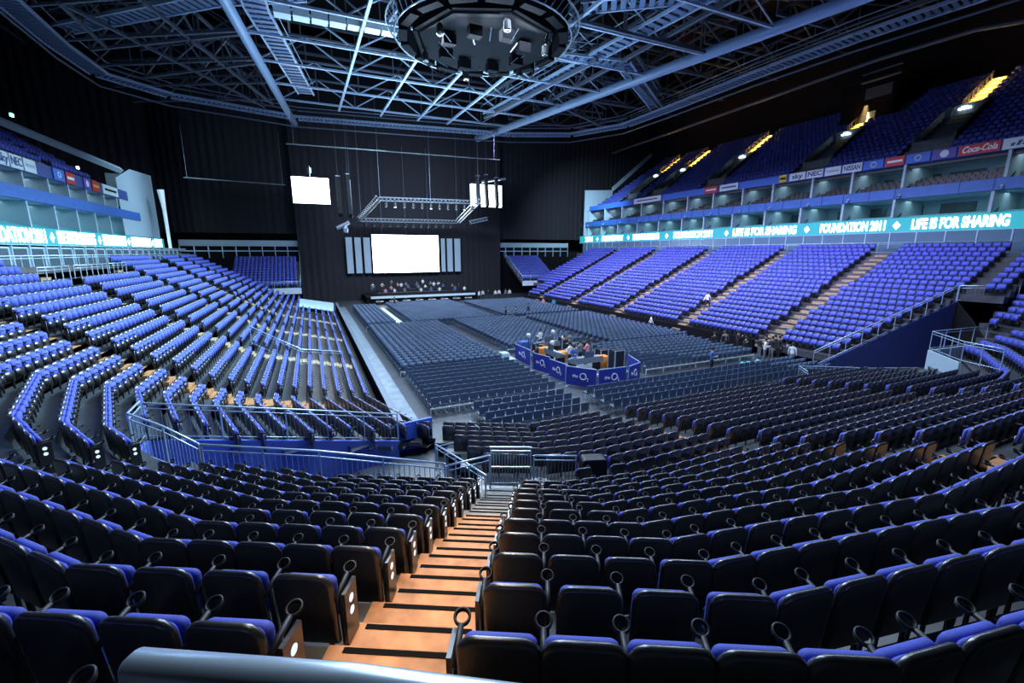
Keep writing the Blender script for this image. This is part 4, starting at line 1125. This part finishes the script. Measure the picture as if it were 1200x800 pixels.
# white gangway strips on the floor
for nm,P in (('white floor strip running between the far chair blocks',[(8.6,48.),(9.2,66.)]),):
    q=MB(); a=Vector((*P[0],0)); c=Vector((*P[1],0)); q.box((8.55,47.8,.0),(9.3,66,.03)); q.box((8.3,47.,.0),(10.2,47.7,.05))
    tag(q.build('floor_strip',M['adwhite']),nm,'floor strip')
q=MB(); q.box((12.35,28.1,.0),(13.15,29.8,.42)); q.box((12.4,28.9,.42),(13.0,29.7,.7)); tag(q.build('covered_case',M['suite']),'pale covered case on the floor beside the mixing booth','case')
q=MB(); rr=random.Random(5); n=7; V=[(28.0+i*.33,20.7+j*.2,.04+rr.random()*.22) for j in range(4) for i in range(n)]; q.add(V,[(j*n+i,j*n+i+1,(j+1)*n+i+1,(j+1)*n+i) for j in range(3) for i in range(n-1)])
o=q.build('plastic_sheet',M['cyan'],smooth=True); sm=o.modifiers.new('t','SOLIDIFY'); sm.thickness=.02; tag(o,'pale cyan plastic sheet crumpled at the foot of the right stairs','sheet')
# white cap chairs lying in the front block
# glazed ramp at far left of the floor
t=thing('ramp_cover','pale glazed ramp cover at the far foot of the left stand','ramp',(-1.7,58,0))
a=MB(); a.add([(0,0,1.7),(3.8,0,.9),(4.2,8,1.1),(0,8,1.9)],[(0,1,2,3)]); o_=a.build('glazed_top',M['suite'],t)
a=MB()
for i in range(5): a.box((i*.9,-.03,0),(i*.9+.08,.03,1.7-.2*i)); a.box((i*.9,7.97,0),(i*.9+.08,8.03,1.9-.2*i))
a.build('post',M['railpaint'],t)

# ------------------------------------------------------------------ mixing booth
BP=[((13.7,29.4),(13.75,27.0)),((13.55,26.2),(14.0,24.6)),((13.75,24.2),(13.95,22.5)),((13.8,22.2),(14.95,20.65)),((15.05,20.6),(17.0,20.5)),((17.2,20.5),(18.5,21.0)),((18.6,21.2),(19.2,23.0))]
BN=['farthest panel, beside the pale covered case','second panel from the far end','middle panel of the side facing the walkway','panel joining the front corner on its left','front panel facing the black seats','angled panel at the right front corner','plain panel on the right flank of the booth']
for i,((xa,ya),(xb,yb)) in enumerate(BP):
    a=Vector((xa,ya,0)); c=Vector((xb,yb,0)); m_=(a+c)/2; d=c-a; L=d.length
    t=thing('crowd_barrier','navy crowd barrier of the mixing booth, '+BN[i],'barrier',m_,math.atan2(d.y,d.x),'navy barriers round the booth')
    q=MB(); q.box((-L/2,-.03,.1),(L/2,.03,1.22)); q.build('banner',M['navy'],t)
    q=MB(); q.tube([(-L/2,0,0),(-L/2,0,1.26),(L/2,0,1.26),(L/2,0,0)],.025,6); q.build('frame',M['railpaint'],t)
    for x in (-L/2+.15,L/2-.15):
        q=MB(); q.box((x-.03,-.45,0),(x+.03,.3,.05)); q.build('foot',M['railpaint'],t)
    if i<6:
        k=min(1,L/2.0)
        text('lettering','the',M['white'],(-.38*k,-.04,.70),(rad(90),0,0),.30,t,k)
        text('lettering','O',M['white'],(.14*k,-.04,.70),(rad(90),0,0),.62,t,k)
        text('lettering','2',M['white'],(.44*k,-.04,.54),(rad(90),0,0),.28,t,k)
q=MB(); q.box((14.6,21.8,0),(18.4,30.5,.45)); q.box((14.55,21.75,.38),(18.45,30.55,.47)); 
tag(q.build('booth_platform',M['casegrey']),'low grey platform inside the navy barriers','platform')
q=MB(); q.box((14.5,21.6,.47),(18.0,21.75,.62)); q.box((14.35,21.6,.47),(14.5,25,.62)); tag(q.build('platform_edge_bar',M['adwhite']),'white edge bar along the front of booth platform','bar')
def desk(label,x,y,w,d,rz,lamp=True):
    t=thing('mixing_desk',label,'mixing desk',(x,y,.47),rz,'mixing desks')
    a=MB(); a.add([(-w/2,-d/2,.75),(w/2,-d/2,.75),(w/2,d/2,1.0),(-w/2,d/2,1.0),(-w/2,-d/2,.62),(w/2,-d/2,.62),(w/2,d/2,.62),(-w/2,d/2,.62)],[(0,1,2,3),(4,7,6,5),(0,4,5,1),(1,5,6,2),(2,6,7,3),(3,7,4,0)]); a.build('console',M['casegrey'],t)
    a=MB()
    for i in range(int(w/.12)): 
        for j in range(3): a.box((-w/2+.06+i*.12,-d/2+.1+j*.2,.80+j*.08),(-w/2+.10+i*.12,-d/2+.2+j*.2,.83+j*.08))
    a.build('fader_rows',M['adwhite'],t)
    for sx in (-1,1):
        a=MB(); a.box((sx*w/2*.85-.04,-d/2+.1,0),(sx*w/2*.85+.04,d/2-.1,.64)); a.build('leg',M['case'],t)
    a=MB(); a.box((-.35,d/2-.05,1.0),(.35,d/2,1.4)); a.build('monitor',M['glass'],t)
    return t
desk('grey mixing desk at the front of the booth',15.8,23.2,2.2,1.0,rad(180))
desk('grey mixing desk on the walkway side of the booth',14.98,25.6,1.8,.8,rad(90))
desk('grey mixing desk in the middle of booth beside white lamps',16.9,25.8,1.8,.9,rad(180))
desk('grey mixing desk at the far end of the booth',15.9,28.6,2.0,.9,rad(180))
def rack(label,x,y,w,d,h,m='case',z=.47,top=None):
    t=thing('equipment_rack',label,'equipment rack',(x,y,z),0,'equipment racks in the booth')
    a=MB(); a.box((-w/2,-d/2,.06),(w/2,d/2,h)); a.build('case',M[m],t)
    a=MB()
    for sx in (-1,1):
        for sy in (-1,1):
            a.box((sx*w/2-.03,sy*d/2-.03,.04),(sx*w/2+.03,sy*d/2+.03,h+.02))
    a.box((-w/2,-d/2-.01,h-.02),(w/2,-d/2,h+.02)); a.build('metal_edging',M['railpaint'],t)
    for sx in (-1,1):
        a=MB(); a.box((sx*w/2*.7-.05,-.05,0),(sx*w/2*.7+.05,.05,.06)); a.build('caster',M['shoe'],t)
    return t
rack('tall black rack with a pale frame at right of booth',17.8,22.5,.75,.7,1.35)
rack('black rack between the desks on the right flank',18.05,24.4,.7,.7,1.0)
rack('low black rack on the right flank of booth near its far end',18.0,26.5,.8,.8,.8)
rack('low black rack at the far walkway corner of the booth',14.95,28.2,.6,.7,.9)
rack('black rack beside the far mixing desk',17.6,28.8,.7,.7,1.1)
for i,(x,y,z,m,lb) in enumerate([(15.3,26.6,1.35,'paper','white covered lamp above the walkway-side mixing desk'),(16.6,27.2,1.5,'paper','white covered lamp at the middle of the booth'),(14.9,29.6,1.4,'paper','white covered lamp at the far walkway corner of booth'),(17.2,29.8,1.45,'paper','white covered lamp at the far right corner of booth')]):
    t=thing('desk_lamp',lb,'lamp',(x,y,.47)); a=MB(); a.tube([(0,0,0),(0,0,z-.3)],.025,6); a.build('stem',M['case'],t)
    a=MB(); a.lathe([(.05,z-.3),(.14,z-.2),(.17,z),(.08,z+.08)],10); a.build('shade',M[m],t,True); a=MB(); a.lathe([(.18,0),(.18,.03)],10); a.build('base',M['case'],t)
for i,(x,y,m,lb) in enumerate([(15.2,27.6,'orange','orange cloth lying over a crate at the far side of booth'),(17.5,23.6,'orange','small orange cloth over a crate beside the tall rack'),(15.75,25.9,'orange','orange cloth over a crate in the middle of the booth'),(14.85,30.2,'c_blue','blue cloth over a crate at the far corner of booth')]):
    q=MB(); slab(q,.42,0,.75,.08,.02,[(-.3,.03),(-.28,0),(.28,0),(.3,.03)],lean=0); o=q.build('covered_crate',M[m],None,True); o.location=(x,y,.47); tag(o,lb,'crate')
for i,(x,y,cl,lb) in enumerate([(16.3,26.6,'c_black','person in black behind the middle mixing desk'),(16.8,24.4,'c_pink','person in pink top in the middle of the mixing booth'),(15.4,24.4,'c_white','person in white at the walkway side of mixing booth'),(17.4,27.6,'c_grey','person in grey at the far right of the mixing booth'),(14.15,26.7,'c_black','person in black leaning between two navy barriers'),(16.0,29.7,'c_white','person in white top at the far end of the mixing booth'),(17.3,25.2,'c_black','person in black beside the racks on the booth right flank'),(15.1,23.4,'c_blue','person in blue top at the walkway corner of the booth front'),(16.35,24.55,'c_grey','person in grey between the two middle mixing desks')]):
    person(lb,x,y,.47 if i!=4 else 0,rad(rg.uniform(0,360)),'bent',cl,'c_black',None,.98)

# ------------------------------------------------------------------ lights
def area(name,loc,rot,sx,sy,e,col=(1,1,1),spread=None):
    l=bpy.data.lights.new(name,'AREA'); l.shape='RECTANGLE'; l.size=sx; l.size_y=sy; l.energy=e; l.color=col
    if spread: l.spread=rad(spread)
    o=bpy.data.objects.new(name,l); C.objects.link(o); o.location=loc; o.rotation_euler=rot; return o
cool=(.62,.78,1.)
for x in (4,16,30):
    for y in (14,32,52):
        area('arena_floodlight',(x,y,24.5),(0,0,0),5,5,2700,cool,152)
area('end_wall_fill',(42,62,22),(rad(60),0,rad(-35)),3,2,1500,(.55,.8,1),90)  # extra lamp added to brighten the right end wall
area('end_wall_fill_left',(-8,60,21),(rad(60),0,rad(52)),3,2,420,(.55,.8,1),80)  # added as well, lifts the left end wall
area('stage_wash',(16,62,20),(rad(40),0,0),14,3,4500,(.6,.8,1))
area('end_floodlight',(13,36,23),(rad(-58),0,rad(-18)),10,3,5000,cool,120)
area('stair_fill_warm',(1.9,5.6,11.5),(0,0,rad(-28)),.5,7.5,70,(1,.74,.46),20)  # added narrow warm lamp, shaped to brighten only the wooden stairs
for x,rz in ((48.5,90),(-16.5,-90)):
    pass
area('side_floodlight_right',(24,42,23.5),(0,rad(-42),0),3,44,10000,(.62,.58,1),72)
area('side_floodlight_left',(10,38,23.5),(0,rad(42),0),3,44,9500,(.48,.82,1),72)
area('suite_strip',(52.0,43,15.85),(0,0,0),1.0,62,500,(.7,.95,1)); area('suite_strip',(52.5,43,12.85),(0,0,0),1.0,62,500,(.6,.95,1))
area('suite_strip',(-19.6,52,13.6),(0,0,0),1.0,40,250,(.7,.95,1)); area('suite_strip',(-19.8,52,11.6),(0,0,0),1.0,40,250,(.6,.95,1))
# uplight that catches the roof steel
area('roof_uplight',(13,45,8.),(rad(180),0,0),10,24,8000,(.46,.76,1),96)
for y in UAISLE:
    area('aisle_lamp',(UX0+12.8*URUN,y,UZ0+13.*URISE+2.0),(0,rad(-30),0),5.0,.4,650,(1,.66,.22),60)
w=bpy.data.worlds.new('World'); S.world=w; w.use_nodes=True
bg=w.node_tree.nodes['Background']; bg.inputs['Color'].default_value=(.32,.42,.75,1); bg.inputs['Strength'].default_value=.03

# ------------------------------------------------------------------ camera and view
cd=bpy.data.cameras.new('Camera'); cd.sensor_width=36; cd.lens=F/1200*36; cd.clip_start=.05; cd.clip_end=400
cam=bpy.data.objects.new('Camera',cd); C.objects.link(cam); cam.location=(0,0,CAMZ); cam.rotation_euler=(rad(90)-TILT,0,-YAW)
S.camera=cam
vs=S.view_settings; vs.view_transform='Standard'; vs.look='None'; vs.exposure=0; vs.gamma=1; vs.use_curve_mapping=False
S.cycles.use_denoising=True; S.cycles.max_bounces=5; S.cycles.diffuse_bounces=3; S.cycles.glossy_bounces=2
print('SEATS',len(seats),'rest',len(rest),'chairs',len(chairs))
